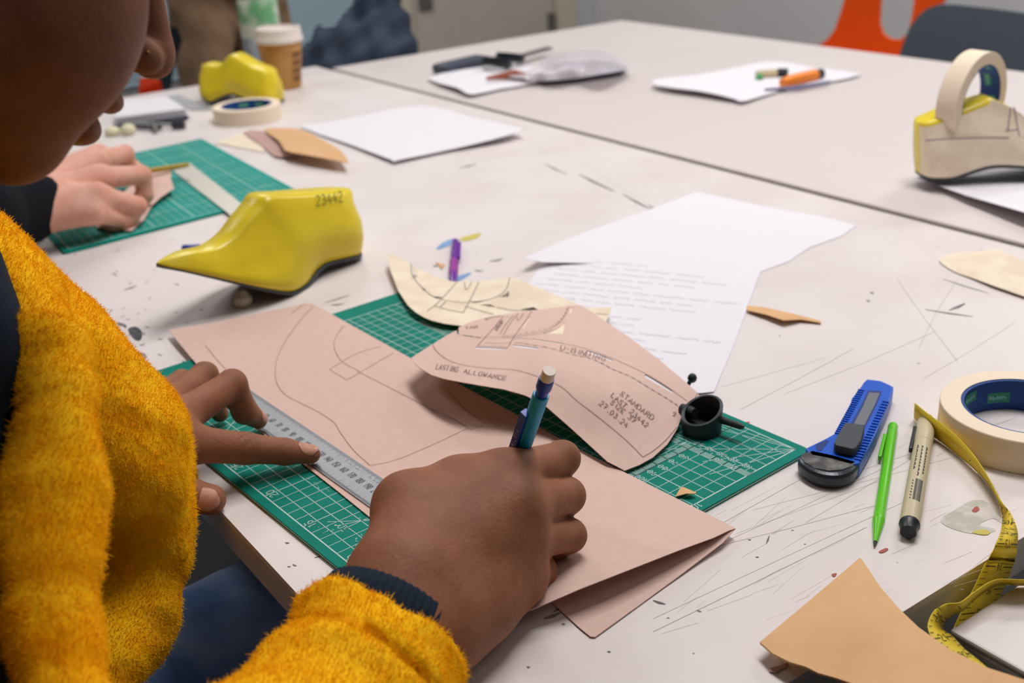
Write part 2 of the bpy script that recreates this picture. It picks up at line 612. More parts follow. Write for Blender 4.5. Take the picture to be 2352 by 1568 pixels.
def on_side(u, v):
    d = ray(u, v); return CAM + d * ((SW - CAM[0]) / d[0])


# beige door leaf with its frame, on the back wall
x0 = on_back(935, 60)[0]; x1 = on_back(1262, 60)[0]; x2 = on_back(1305, 40)[0]
dr = thing('door_1', None, None, ((x0 + x1) / 2, BW - .03, 0)); dr['kind'] = 'structure'
MB().box(((x0 + x1) / 2, BW - .02, 1.02), (x1 - x0, .04, 2.04)).build('door_leaf', M['door'], dr, bevel=.003)
fr = MB()
fr.box((x2 / 2 + x1 / 2 + .004, BW - .035, 1.05), (x2 - x1, .07, 2.1)); fr.box((x0 - .04, BW - .035, 1.05), (.07, .07, 2.1)); fr.box(((x0 + x2) / 2, BW - .035, 2.1), (x2 - x0 + .14, .07, .08))
fr.build('door_frame', M['door_frame'], dr, bevel=.004)
q1, q2 = on_back(1306, 30), on_back(1347, 30)
struct('trim_1', MB().box(((q1[0] + q2[0]) / 2, BW - .03, 1.4), (q2[0] - q1[0], .06, 2.8)), M['wall_cool'])
h1, h2 = on_back(1247, 28), on_back(1258, 68)
MB().box(((h1[0] + h2[0]) / 2, BW - .045, (h1[2] + h2[2]) / 2), (.03, .03, abs(h1[2] - h2[2]))).build('hinge', M['steel_dark'], dr, bevel=.002)
k1, k2 = on_back(947, -40), on_back(982, 20)
MB().box(((k1[0] + k2[0]) / 2, BW - .045, (k1[2] + k2[2]) / 2), (abs(k2[0] - k1[0]), .012, abs(k1[2] - k2[2]))).build('kick_plate', M['steel_dark'], dr, bevel=.002)

# stains and knife scratches that belong to the worn top
EX = []


def marks(name, strips, m, z=TOP + .00025):
    mb = MB()
    for st in strips:
        w = st[0]; mb.add(*ribbon([P(u, v, z) for u, v in st[1:]], w))
    EX.append((mb, m))

random.seed(3)
sc = []
for (a, b, c, d_) in [(1500, 1420, 2080, 1150), (1660, 1200, 1990, 1020), (1690, 1225, 2030, 1100), (1560, 1290, 2060, 1060), (1500, 1450, 1990, 1210),
                      (1730, 1170, 2330, 1010), (1620, 1260, 2010, 1160), (1850, 1200, 2160, 1010), (1900, 1105, 2330, 960), (1800, 905, 2150, 760), (1700, 940, 1960, 800),
                      (2060, 640, 2200, 830), (2200, 640, 2110, 800), (2120, 870, 2330, 740), (1330, 370, 1500, 475), (1650, 890, 1900, 820)]:
    sc.append([random.uniform(.0002, .00036), (a, b), ((a + c) / 2 + random.uniform(-6, 6), (b + d_) / 2 + random.uniform(-4, 4)), (c, d_)])
for i in range(70):
    u = random.uniform(1480, 2320); v = random.uniform(1030, 1500)
    L = random.uniform(20, 120); an = -.5 + random.uniform(-.25, .25)
    sc.append([random.uniform(.00008, .00018), (u, v), (u + L * math.cos(an), v + L * math.sin(an))])
marks('scratch_marks', sc, M['scratch'])
dk = []
for (u, v, L, an, w) in [(1250, 375, 60, .45, .003), (1330, 400, 90, .45, .005), (1430, 445, 80, .5, .004), (1490, 470, 30, .6, .003), (1055, 385, 40, -.2, .006), (2125, 710, 110, .15, .003), (2180, 712, 40, -.4, .004),
                          (2165, 640, 110, .3, .002), (1760, 1248, 20, -1.2, .0012), (1735, 1278, 8, 0, .0012), (1500, 1378, 30, .3, .002), (1125, 600, 30, -.2, .005), (995, 610, 10, 0, .006),
                          (700, 1125, 8, 0, .001), (578, 1150, 16, .1, .0012), (722, 1280, 24, -.3, .0012), (655, 1245, 10, .1, .0015), (672, 1295, 10, .4, .0012), (660, 1300, 8, 0, .0012), (745, 695, 60, -.3, .002), (760, 700, 30, -.1, .003),
                          (1250, 1420, 40, -.35, .003), (1270, 1405, 50, -.5, .002), (1290, 1432, 8, 0, .002), (1395, 1495, 8, .1, .0015), (1210, 1530, 8, .2, .0015), (1600, 1400, 12, .3, .0012), (1850, 1050, 90, -.42, .0012),
                          (1990, 690, 8, 0, .004), (2000, 670, 8, .5, .003), (1090, 620, 20, .1, .004), (270, 740, 20, .4, .005), (250, 765, 14, 1, .003), (330, 810, 14, 1.2, .003), (285, 665, 30, -.3, .004), (1050, 760, 6, 0, .002)]:
    dk.append([[w * .3, w, w * .3], (u, v), (u + L / 2 * math.cos(an), v + L / 2 * math.sin(an) + 1), (u + L * math.cos(an), v + L * math.sin(an))])
random.seed(21)
for i in range(46):          # grime specks left of the pink card
    u = random.gauss(300, 75); v = random.gauss(745, 85); L = random.uniform(4, 15)
    dk.append([[.0003, random.uniform(.001, .0022), .0003], (u, v), (u + L * .5, v + random.uniform(-3, 3)), (u + L, v + random.uniform(-5, 5))])
for i in range(30):
    u = random.uniform(1000, 2300); v = random.uniform(560, 900) if i % 2 else random.uniform(1150, 1540); L = random.uniform(3, 9)
    dk.append([[.0002, random.uniform(.0005, .0012), .0002], (u, v), (u + L * .5, v + random.uniform(-2, 2)), (u + L, v)])
marks('scuff_marks', dk, M['scratch_dark'])


def blot(name, polys, m, z=TOP + .0004, parent=None):
    mb = MB()
    for pl in polys:
        q = spline(pl, 4, True)
        mb.add(*sheet([tuple(x) for x in q], z, 30))
    EX.append((mb, m))


blot('ink_spot', [[(294, 756), (312, 750), (326, 762), (323, 780), (308, 778)], [(284, 748), (290, 746), (289, 753)], [(314, 808), (328, 812), (324, 818)], [(418, 829), (430, 831), (426, 834)]], M['ink'])
blot('paint_smear', [[(2162, 1190), (2190, 1172), (2230, 1150), (2262, 1150), (2290, 1172), (2302, 1200), (2280, 1190), (2250, 1205), (2288, 1215), (2262, 1226), (2215, 1222), (2170, 1206)],
                     [(2245, 1085), (2275, 1100), (2300, 1150), (2290, 1160), (2260, 1115)]], M['stain_grey'], TOP + .0002)
blot('paint_smear', [[(2232, 1222), (2258, 1215), (2275, 1222), (2262, 1228)], [(1055, 548), (1085, 538), (1105, 535), (1096, 546), (1070, 553)]], M['stain_yellow'])
blot('paint_smear', [[(2232, 1172), (2243, 1162), (2250, 1170), (2240, 1176)], [(2018, 1266), (2035, 1258), (2040, 1262), (2026, 1269)], [(1910, 1318), (1922, 1316), (1916, 1324)], [(1705, 970), (1722, 968), (1716, 973)]], M['stain_red'])
blot('paint_smear', [[(1002, 572), (1015, 558), (1040, 548), (1046, 556), (1022, 568)], [(1040, 640), (1075, 626), (1080, 630), (1050, 646)]], M['stain_blue'])

# ================================================================ WORK TABLES
TH = 0.028
def table(name, label, x0, x1, y0, y1, top_mat, z=TOP, extra=(), band=None):
    t = thing(name, label, 'table', ((x0 + x1) / 2, (y0 + y1) / 2, 0))
    MB().box(((x0 + x1) / 2, (y0 + y1) / 2, z - .002), (x1 - x0, y1 - y0, .004)).build('tabletop', top_mat, t, bevel=0 if extra else .0015, extra=extra)
    MB().box(((x0 + x1) / 2, (y0 + y1) / 2, z - .004 - (TH - .004) / 2), (x1 - x0 - .001, y1 - y0 - .001, TH - .004)).build('edge_band', band or M['band'], t, bevel=.002)
    for sx in (0, 1):
        for sy in (0, 1):
            c = (x0 + .04 if sx == 0 else x1 - .04, y0 + .035 if sy == 0 else y1 - .035, (z - TH) / 2)
            MB().box(c, (.04, .04, z - TH)).build('leg', M['metal_leg'], t, bevel=.003)
    MB().box(((x0 + x1) / 2, (y0 + y1) / 2 + .1, z - TH - .03), (x1 - x0 - .25, y1 - y0 - .6, .05)).build('under_frame', M['metal_leg'], t)
    return t

t1 = table('work_table', 'scratched white work table carrying both green cutting mats', 0, .797, 0, 1.815, M['table'], extra=EX)
t2 = table('work_table', 'clean white work table behind the long seam, against the chairs', .7985, P(1900, 107, FT)[0], -.02, P(1400, 51, FT)[1], M['table_far'], z=FT, band=M['band_far'])
t3 = table('work_table', 'white table corner under the looped tape measure, lower right', .252, 1.05, -1.45, -.024, M['table_far'])

# ================================================================ CUTTING MATS
# (a, b): centimetres along the two edges of the near mat, counted from its hidden right-hand corner
K0 = 0.07; N0 = math.hypot(1, K0)


def AB(a, b, z=MATZ):
    da, db = a + 12.7, b + 5.1
    return np.array([(db - K0 * da) / N0 / 100, (da + K0 * db) / N0 / 100, z])


def rrect(x0, y0, x1, y1, r, n=5):
    o = []
    for cx, cy, a0 in ((x1 - r, y1 - r, 0), (x0 + r, y1 - r, 90), (x0 + r, y0 + r, 180), (x1 - r, y0 + r, 270)):
        for k in range(n + 1):
            t = math.radians(a0 + 90 * k / n); o.append((cx + r * math.cos(t), cy + r * math.sin(t)))
    return o


def slab(outline3, th, name, m, parent, **kw):
    n = len(outline3); V = [np.asarray(p) - np.array([0, 0, th]) for p in outline3] + [np.asarray(p) for p in outline3]
    Fc = [tuple(range(n - 1, -1, -1)), tuple(range(n, 2 * n))] + [(i, (i + 1) % n, n + (i + 1) % n, n + i) for i in range(n)]
    return obj(name, V, Fc, m, parent, **kw)


cm = thing('cutting_mat', 'green gridded cutting mat under the pink card and steel ruler', 'cutting mat', AB(22, 14.5, TOP))
ol = [AB(a, b) for a, b in rrect(-.75, -.68, 44.3, 29.68, .55)]
slab([p - [0, 0, .0012] for p in ol], .0006, 'mat_core', M['mat_side'], cm)
slab([p - [0, 0, .0018] for p in ol], .0011, 'mat_back', M['mat_green'], cm)
gp = MB(); ZP = MATZ + .00012


def gl(a0, b0, a1, b1, w): gp.add(*ribbon([AB(a0, b0, ZP), AB(a1, b1, ZP)], w))


for a in range(1, 42): gl(a, 0, a, 29, .00045 if a % 5 else .0006)
for b in range(1, 29): gl(0, b, 42, b, .0005 if b % 5 else .0007)
for q in ((0, 0, 42, 0), (0, 29, 42, 29), (0, 0, 0, 29), (42, 0, 42, 29)): gl(*q, .0009)
for q in ((0, 29, 6.2, 22.8), (0, 29, 6.5, 27.3), (0, 29, 7, 28.1), (0, 29, 3.2, 23.4), (0, 29, 1.8, 22.5), (5.2, 22.5, 9.5, 16), (14.4, 1.4, 11, 5.4), (13.6, 1.6, 12, 5.4), (30, 2, 36, 9)): gl(*q, .0005)
for i in range(0, 51): gl(i / 10, 24, i / 10, 24.5 if i % 5 else 24.75, .00042)
for i in range(0, 190): gl(5, 24 - i / 10, 5.5 if i % 5 else 5.75, 24 - i / 10, .00042)
for i in range(0, 320): gl(5 + i / 10, 24, 5 + i / 10, 24.5 if i % 5 else 24.75, .00042)
gl(5.0, 0, 5.0, 29, .0007); gl(5.75, 3, 5.75, 24.7, .0005); gl(5, 24.75, 37, 24.75, .0005)


def mtext(txt, a, b, h, xa, xb, w=.0005):
    """letters h cm tall; their reading direction is (xa, xb) in mat axes"""
    L = math.hypot(xa, xb); xa /= L; xb /= L
    ua, ub = xb, -xa   # 'up' seen from above (a runs left, so the turn is mirrored)
    write(gp, txt, lambda x, y: AB(a + (xa * x + ua * y) * h, b + (xb * x + ub * y) * h, ZP), w)


for v in (25, 20, 15, 10, 5): mtext(str(v), v, .78, .55, 1, 0, .0006)
for v in (10, 15, 20): mtext(str(v), .78 - .9 + .2, 29 - v + .5 - .5, .55, 0, -1, .0006)
mtext('30o', 13.4, 2.0, .5, 1, 0)
for k, v in enumerate((60, 70, 80, 90, 100, 110)): mtext(str(v), 4.55, 23.2 - k, .42, 1, 0)
for k, v in enumerate((50, 40, 30, 20)): mtext(str(v), 5 - k, 25.2, .42, 1, 0)
mtext('10o', .9, 25.2, .42, 1, 0)
for k in range(6, 12): mtext(str(k), k + .0, 28.6, .4, 1, 0)
wr = MB(); random.seed(5)
for (a, b) in ((18.8, 3.3), (17.4, 3.9), (12.5, 3.6), (11.2, 2.0), (10.9, 2.2), (14.9, 4.2), (13.4, .9), (31, 17), (21, 12), (12.3, 4.3), (10.2, 1.4), (17.0, 13.0)):
    for i in range(9):
        x = a + random.gauss(0, .45); y = b + random.gauss(0, .22); an = random.uniform(-.6, .6); L = random.uniform(.08, .35)
        wr.add(*ribbon([AB(x, y, ZP + .0001), AB(x + L * math.cos(an) * .5, y + L * .6 * math.sin(an), ZP + .0001), AB(x + L * math.cos(an), y + L * math.sin(an), ZP + .0001)], [.0002, random.uniform(.0004, .0011), .0002]))
slab(ol, .0012, 'mat_face', M['mat_green'], cm, extra=[(gp, M['print']), (wr, M['mat_wear'])])

# far mat, under the pale hand
cm2 = thing('cutting_mat', 'teal cutting mat at the far left under the pale hand', 'cutting mat', P(400, 450, TOP))
c2 = [P(146, 580, MATZ), P(688, 440, MATZ), P(462, 318, MATZ), P(60, 400, MATZ)]
A0 = c2[0]; Ex = (c2[1] - c2[0]); Ey = (c2[2] - c2[1]); Ey = Ey
def M2(s, t, z=MATZ): 
    q = A0 + Ex * s + Ey * t; q[2] = z; return q
Lx = np.linalg.norm(Ex); Ly = np.linalg.norm(Ey)
g2 = MB()
n1, n2 = int(Lx * 100) - 1, int(Ly * 100) - 1
for i in range(n1 + 1):
    s = (.008 + i * .01) / Lx; g2.add(*ribbon([M2(s, .008 / Ly, ZP), M2(s, (.008 + n2 * .01) / Ly, ZP)], .0004 if i % 5 else .0012))
for j in range(n2 + 1):
    t = (.008 + j * .01) / Ly; g2.add(*ribbon([M2(.008 / Lx, t, ZP), M2((.008 + n1 * .01) / Lx, t, ZP)], .0004 if j % 5 else .0012))
random.seed(9)
for i in range(26):
    s, t = random.uniform(.15, .9), random.uniform(.06, .9)
    for k in range(3): g2.add(*ribbon([M2(s + k * .012, t, ZP), M2(s + k * .012 + .008, t, ZP)], random.uniform(.001, .0025)))
slab([M2(s / Lx, t / Ly) for s, t in rrect(0, 0, Lx, Ly, .006)], .0012, 'mat_face', M['mat_teal'], cm2, extra=[(g2, M['print'])])
slab([M2(s / Lx, t / Ly, MATZ - .0012) for s, t in rrect(0, 0, Lx, Ly, .006)], .0018, 'mat_back', M['mat_green'], cm2)

# ================================================================ STEEL RULER under the left hand
rl = thing('steel_ruler', 'steel ruler held down by the left hand along the pink card', 'ruler', AB(20, 5.4, MATZ))
RZ = MATZ + .0022
en = MB()
for i in range(0, 301):
    a = 34.9 - i / 10
    L = .55 if i % 10 == 0 else (.42 if i % 5 == 0 else .26)
    en.add(*ribbon([AB(a, 6.62, RZ + .0001), AB(a, 6.62 - L, RZ + .0001)], .00018))
for i in range(0, 601):
    a = 34.9 - i / 20
    L = .5 if i % 20 == 0 else (.34 if i % 10 == 0 else .2)
    en.add(*ribbon([AB(a, 4.16, RZ + .0001), AB(a, 4.16 + L, RZ + .0001)], .00014))
for mm in range(10, 300, 10):
    a = 34.9 - mm / 10
    write(en, str(mm), lambda x, y: AB(a - x * .27, 5.15 + y * .52, RZ + .0001), .00048)
write(en, 'stainless steel', lambda x, y: AB(19.0 - x * .13, 6.05 + y * .13, RZ + .0001), .00014)
write(en, 'in metric', lambda x, y: AB(16.3 - x * .13, 6.05 + y * .13, RZ + .0001), .00014)
slab([AB(a, b, RZ) for a, b in rrect(4.2, 4.12, 35.2, 6.66, .1)], .0009, 'blade', M['steel'], rl, extra=[(en, M['engraved'])])
# ================================================================ CARD AND PAPER
M['pink'] = mat('dusty pink card', (220, 188, 176), .8, c2=(217, 185, 173), scale=120, spec=.2, bump=.03, bscale=700)
M['pink_dark'] = mat('rosy brown card', (196, 160, 152), .85, spec=.2)
M['kraft'] = mat('tan kraft card', (222, 178, 132), .8, c2=(214, 168, 120), scale=35, mixlo=.35, mixhi=.75, spec=.25, bump=.05, bscale=500)
M['calico'] = mat('cream masking tape skin', (240, 226, 204), .8, c2=(232, 214, 190), scale=40, spec=.2)
M['pencil_line'] = mat('soft pencil line', (162, 132, 124), .7)
M['pencil_dark'] = mat('hard pencil line', (140, 114, 108), .7)
M['pen_line'] = mat('pen line on cream', (142, 136, 122), .7)


def single(name, V, Fc, m, label, cat, group=None, solid=0.0, **kw):
    return tag(obj(name, V, Fc, m, solid=solid, **kw), label, cat, group)


def lines(mb, zf, polys, w, lift=.0005, per=4):
    for pl in polys:
        q = spline(pl, per) if len(pl) > 2 else [np.asarray(pl[0], float), np.asarray(pl[1], float)]
        r = []
        for i in range(len(q) - 1):
            k = max(1, int(np.linalg.norm(q[i + 1] - q[i]) / 14))
            r += [q[i] + (q[i + 1] - q[i]) * t / k for t in range(k)]
        r.append(q[-1])
        mb.add(*ribbon([P(x[0], x[1], zf(x[0], x[1])) + [0, 0, lift] for x in r], w))


# ---- big folded pink card
zc = TPS([(390, 757, .7575), (560, 725, .7545), (712, 696, .7555), (720, 700, .7555), (945, 822, .7545), (1150, 935, .7545), (1340, 1040, .755), (1450, 1090, .7555), (1560, 1145, .7555), (1690, 1212, .7565),
          (1560, 1262, .7615), (1450, 1312, .7655), (1330, 1360, .766), (1230, 1395, .7625), (1120, 1430, .7575), (440, 830, .7555), (589, 987, .7542), (720, 1082, .7542), (860, 1194, .7542), (1000, 1310, .7545),
          (700, 850, .7542), (900, 1000, .7542), (1050, 1150, .7545), (1250, 1180, .7562), (1450, 1220, .759), (1200, 1290, .7568), (1100, 1380, .7562)])
pc = thing('pink_card', 'large folded pink card with shoe outline drawn on it, under both hands', 'card', P(900, 1050, MATZ))
top_ol = [(388, 757), (470, 744), (560, 726), (640, 710), (704, 696), (716, 697), (740, 709), (945, 823), (1150, 933), (1340, 1036), (1450, 1092), (1560, 1147), (1680, 1207), (1690, 1213), (1676, 1217), (1640, 1234), (1560, 1263), (1450, 1306), (1330, 1353), (1230, 1396),
          (1130, 1432), (1060, 1358), (960, 1278), (860, 1196), (780, 1131), (700, 1068), (640, 1024), (589, 983), (520, 915), (450, 834), (410, 786)]
zl = TPS([(1690, 1214, .7562), (1640, 1262, .7535), (1560, 1320, .7515), (1365, 1462, .7512), (1345, 1455, .7512), (1270, 1385, .7512), (1200, 1330, .7525), (1300, 1250, .7535), (1450, 1180, .7540), (1600, 1190, .755)])
low_ol = [(1689, 1214), (1660, 1246), (1560, 1322), (1460, 1395), (1367, 1462), (1356, 1461), (1330, 1440), (1270, 1385), (1180, 1310), (1230, 1240), (1400, 1150), (1560, 1150), (1675, 1207)]
V, Fc = sheet(low_ol, zl, 20)
obj('lower_leaf', V, Fc, M['pink'], pc, autosmooth=50, solid=.0004)
pl = MB()
Z2 = lambda L: [(x / 2.412, 450 + y / 2.412) for x, y in L]
lines(pl, zc, [Z2([(1735, 615), (1680, 670), (1590, 790), (1540, 890), (1525, 980), (1540, 1050), (1585, 1105), (1660, 1145), (1760, 1195), (1850, 1255), (1885, 1310), (1960, 1410), (2050, 1492)]),
               [(850, 1069), (905, 1058), (975, 1030), (1040, 1000), (1076, 983)],
               Z2([(1905, 720), (1862, 780), (1850, 830), (1870, 885), (1905, 925), (1990, 970)]), [(820, 852), (900, 893), (1010, 950)],
               [(1012, 948), (1040, 962), (1083, 988)], [(1083, 988), (1116, 974)], [(1010, 870), (1046, 918), (1080, 950), (1116, 974)],
               [(757, 849), (820, 812), (878, 795)], [(757, 849), (797, 873)], [(797, 873), (905, 810)], [(700, 696), (670, 720)],
               [(472, 794), (500, 828), (520, 850)]], .00042)
V, Fc = sheet(top_ol, zc, 20)
obj('upper_leaf', V, Fc, M['pink'], pc, autosmooth=50, solid=.0004, extra=[(pl, M['pencil_line'])])

# ---- pattern piece standing in an arch
Z6 = lambda L: [(930 + x / 3.267, 680 + y / 3.267) for x, y in L]
zp = TPS([(945, 821, MATZ + .021), (1000, 866, MATZ + .028), (1052, 876, MATZ + .032), (1157, 893, MATZ + .031), (1258, 936, MATZ + .022), (1330, 1000, MATZ + .012), (1395, 1060, MATZ + .006), (1435, 1081, MATZ + .003), (1500, 1050, MATZ + .0035), (1554, 986, MATZ + .006),
          (1603, 903, MATZ + .010), (1512, 824, MATZ + .019), (1430, 765, MATZ + .018), (1334, 701, MATZ + .014), (1205, 715, MATZ + .014), (1130, 728, MATZ + .013), (1055, 751, MATZ + .014), (1000, 787, MATZ + .018), (1250, 820, MATZ + .034), (1400, 900, MATZ + .026), (1120, 800, MATZ + .027)])
pol = Z6([(50, 460), (120, 415), (215, 355), (300, 302), (372, 262), (388, 258), (408, 232), (470, 200), (560, 172), (700, 145), (900, 115), (1180, 80), (1250, 72), (1312, 66), (1400, 115), (1450, 150), (1680, 305), (1900, 470), (2080, 620),
          (2200, 728), (2204, 745), (2160, 832), (2112, 808), (2090, 870), (2040, 1000), (1970, 1110), (1860, 1210), (1760, 1265), (1650, 1308), (1590, 1275), (1520, 1240), (1400, 1130), (1230, 975), (1070, 835), (980, 780), (900, 742), (740, 697), (560, 668), (400, 640), (290, 618), (200, 590), (120, 545), (70, 500)])
holes = [Z6([(532, 381), (650, 384), (768, 391), (764, 401), (640, 397), (526, 395)]), Z6([(812, 362), (900, 372), (998, 386), (994, 399), (900, 387), (807, 375)]),
         Z6([(1365, 406), (1460, 435), (1560, 478), (1548, 488), (1450, 450), (1358, 418)]), Z6([(1806, 584), (1910, 642), (2016, 708), (2002, 726), (1898, 664), (1791, 602)]),
         Z6([(965, 318), (1080, 335), (1190, 352), (1186, 363), (1080, 349), (963, 329)]), Z6([(936, 156), (944, 160), (890, 236), (872, 234)]), Z6([(1200, 190), (1188, 282), (1036, 279), (1100, 262), (1160, 232)]),
         Z6([(1244, 86), (1260, 90), (1242, 132), (1230, 130)]), Z6([(684, 228), (692, 230), (656, 270), (646, 268)]), Z6([(770, 152), (780, 152), (758, 176), (748, 174)]),
         Z6([(525, 305), (568, 310), (568, 316), (525, 312)]), Z6([(440, 290), (512, 302), (520, 309), (444, 298)]), Z6([(392, 248), (404, 240), (403, 272), (410, 280), (398, 290), (388, 276)])]
pn = MB()
lines(pn, zp, [Z6(L) for L in (
    [(212, 360), (225, 400), (290, 460), (370, 500), (480, 525), (620, 542), (750, 548), (860, 562), (1000, 605)], [(1125, 655), (1200, 700), (1290, 785), (1440, 900), (1600, 1030), (1700, 1120), (1785, 1208)], [(1785, 1208), (1860, 1165), (1960, 1080), (2040, 985)],
    [(410, 290), (520, 306), (640, 312), (760, 312), (940, 322)], [(940, 322), (1200, 360), (1400, 410), (1560, 470), (1800, 580), (1950, 670), (2120, 790)], [(545, 375), (640, 270), (740, 150)], [(545, 375), (700, 380), (772, 386)], [(772, 386), (830, 290), (900, 195), (955, 108)],
    [(720, 300), (860, 292), (1000, 272), (1100, 240), (1160, 200), (1205, 140), (1232, 76)], [(728, 310), (870, 303), (1010, 283), (1110, 252)], [(740, 292), (790, 205), (850, 130)], [(715, 285), (760, 210), (815, 145)], [(600, 352), (700, 356), (795, 350)],
    [(2165, 828), (2175, 770), (2200, 728)], [(840, 150), (850, 185), (890, 130)])], .00045)
dash = spline(Z6([(820, 350), (900, 358), (1100, 395), (1260, 440), (1420, 480), (1560, 550), (1700, 610), (1850, 700), (1990, 785), (2080, 845)]), 12)
for i in range(0, len(dash) - 3, 4): lines(pn, zp, [dash[i:i + 3]], .00075)
lines(pn, zp, [dash], .0003)
d2 = spline(Z6([(860, 282), (990, 262), (1090, 232), (1150, 195), (1195, 140), (1222, 78)]), 8)
for i in range(0, len(d2) - 2, 3): lines(pn, zp, [d2[i:i + 2]], .0007)


def ptext(txt, x, y, x2, y2, h, w=.0006, slant=0., jit=.35):
    """pencil capitals on the arched piece from (x,y) to (x2,y2) of the zoomed view"""
    wd = strokes(txt)[1]
    ex = np.array([x2 - x, y2 - y], float); L = np.linalg.norm(ex); ex /= L
    ey = np.array([ex[1], -ex[0]]); ey = ey + ex * slant
    def fn(a, b):
        q = np.array([x, y]) + ex * (a / wd * L) + ey * b * h
        u, v = 930 + q[0] / 3.267, 680 + q[1] / 3.267
        return P(u, v, zp(u, v)) + [0, 0, .0006]
    write(pn, txt, fn, w, jit, center=False)


ptext('STANDARD', 1610, 742, 1862, 940, 36)
ptext('LAST 23442', 1545, 752, 1818, 996, 36)
ptext('SIZE 37', 1540, 806, 1726, 960, 34)
ptext('27.03.24', 1455, 811, 1668, 995, 36)
ptext('LASTING', 230, 548, 400, 572, 38, slant=.2)
ptext('ALLOWANCE', 440, 578, 765, 636, 32, slant=.2)
ptext('U-BINDING', 1165, 400, 1510, 492, 34, slant=.1)
ptext('VAMP', 690, 268, 752, 190, 30); ptext('TAB', 455, 250, 555, 238, 18); ptext('2', 2010, 900, 2040, 905, 30)
V, Fc = sheet(pol, zp, 13, holes)
pp = thing('pattern_piece', 'arched pink pattern piece with slots and pencilled sizes leaning over the mat', 'pattern', P(1300, 1000, MATZ))
obj('card_body', V, Fc, M['pink'], pp, autosmooth=50, solid=.0005, extra=[(pn, M['pencil_dark'])])
for i_, hl in enumerate(holes[:11]):
    c_ = np.mean(hl, 0); hl2 = [tuple(c_ + (np.array(q) - c_) * 1.15 + (np.array(q) - c_) / max(np.linalg.norm(np.array(q) - c_), 1e-6) * 2.0) for q in hl]
    V, Fc = sheet(hl2, lambda u, v: zp(u, v) - .0008, 12)
    obj('slot_backing', V, Fc, M['paper'] if i_ in (0, 1, 2, 3, 10) else M['calico'], pp, solid=.0003)

# ---- cream tape pattern behind it
Z4 = lambda L: [(900 + x / 4.523, 560 + y / 4.523) for x, y in L]
ZA = lambda L: [(800 + x / 3.357, 500 + y / 3.357) for x, y in L]
zk = TPS([(893, 585, .762), (910, 661, .759), (955, 717, .760), (1059, 747, .7585), (1170, 745, .757), (1026, 643, .757), (1128, 641, .759), (1187, 640, .762), (1330, 700, .759), (1405, 705, .762), (1393, 738, .762), (1040, 690, .756), (950, 620, .757), (1250, 690, .761)])
kol = ZA([(305, 290), (330, 284), (360, 292), (410, 318), (470, 350), (485, 372), (550, 398), (620, 428), (690, 458), (760, 478), (800, 490), (840, 492), (880, 492), (960, 490), (1040, 484), (1130, 474), (1210, 462), (1232, 455), (1250, 452), (1275, 462), (1300, 468), (1330, 482), (1380, 502),
          (1500, 550), (1640, 610), (1740, 650), (1800, 690), (1900, 690), (2030, 690), (2010, 750), (1985, 802), (1820, 830), (1500, 850), (1200, 850), (1000, 838), (870, 832), (740, 815), (640, 790), (580, 765), (520, 728), (460, 675), (420, 615), (385, 560), (358, 490), (335, 430), (318, 380), (305, 330)])
kh = [Z4([(415, 540), (470, 546), (522, 552), (515, 565), (470, 560)]), Z4([(895, 632), (960, 630), (1020, 628), (1085, 655), (1020, 650), (960, 640)]), Z4([(810, 602), (900, 598), (990, 582), (920, 606), (850, 614)]), Z4([(308, 455), (348, 462), (350, 480), (330, 484)]),
      Z4([(1215, 480), (1220, 545), (1110, 555), (1180, 520)]), Z4([(1330, 680), (1470, 655), (1525, 685), (1420, 690)]), Z4([(205, 215), (255, 310), (262, 340), (230, 350), (215, 290)])]
kl = MB()
lines(kl, zk, [Z4(L) for L in ([(200, 210), (215, 330), (300, 440), (430, 550), (560, 590), (720, 610), (810, 605)], [(810, 605), (960, 590), (1090, 550), (1190, 470), (1225, 350)], [(370, 695), (450, 640), (540, 550), (680, 395)], [(450, 650), (600, 690), (740, 716)],
                                 [(740, 716), (790, 630), (850, 510), (905, 395)], [(755, 400), (775, 480), (830, 400)], [(560, 600), (500, 660)], [(760, 650), (1000, 720), (1060, 735)], [(1090, 660), (1250, 690), (1440, 690)], [(2120, 725), (2250, 735)])], .0008)
V, Fc = sheet(kol, zk, 13, kh)
single('cream_pattern', V, Fc, M['calico'], 'crescent of cream masking tape with pen lines beside the purple pen', 'pattern', autosmooth=50, solid=.0005, extra=[(kl, M['pen_line'])])

# ---- white sheets
def paper(name, label, ol, zf, step=30, group=None, m='paper'):
    V, Fc = sheet(ol, zf, step)
    return single(name, V, Fc, M[m], label, 'paper', group, solid=.0003, autosmooth=50)


zs = TPS([(1208, 590, .764), (1240, 598, .758), (1300, 552, .757), (1390, 516, .752), (1600, 441, .7506), (1967, 519, .7506), (1745, 622, .7506), (1500, 600, .7506), (1480, 540, .7506)])
paper('paper_sheet', 'blank white sheet with curled left corner beneath the handwritten sheet', spline([(1205, 592), (1225, 582), (1300, 550), (1390, 516), (1500, 478), (1598, 441), (1606, 441), (1780, 479), (1967, 518), (1860, 568), (1746, 624), (1500, 608), (1260, 602), (1240, 600)], 2, True), zs)
TL, TR, BR = P(1262, 578, .7512), P(1747, 622, .7512), P(1640, 899, .7512); BL = TL + BR - TR
pts4 = [proj(q) for q in (TL, TR, BR, BL)]
zb = TPS([(*pts4[0], .7512), (*pts4[1], .7512), (1600, 905, .752), (*pts4[2], .7512), (*pts4[3], .7558), (1215, 650, .7512), (1300, 760, .7545), (1400, 640, .7512), (1560, 760, .7514), (1130, 790, .756), (1450, 850, .7545)])
hw = MB(); random.seed(11)
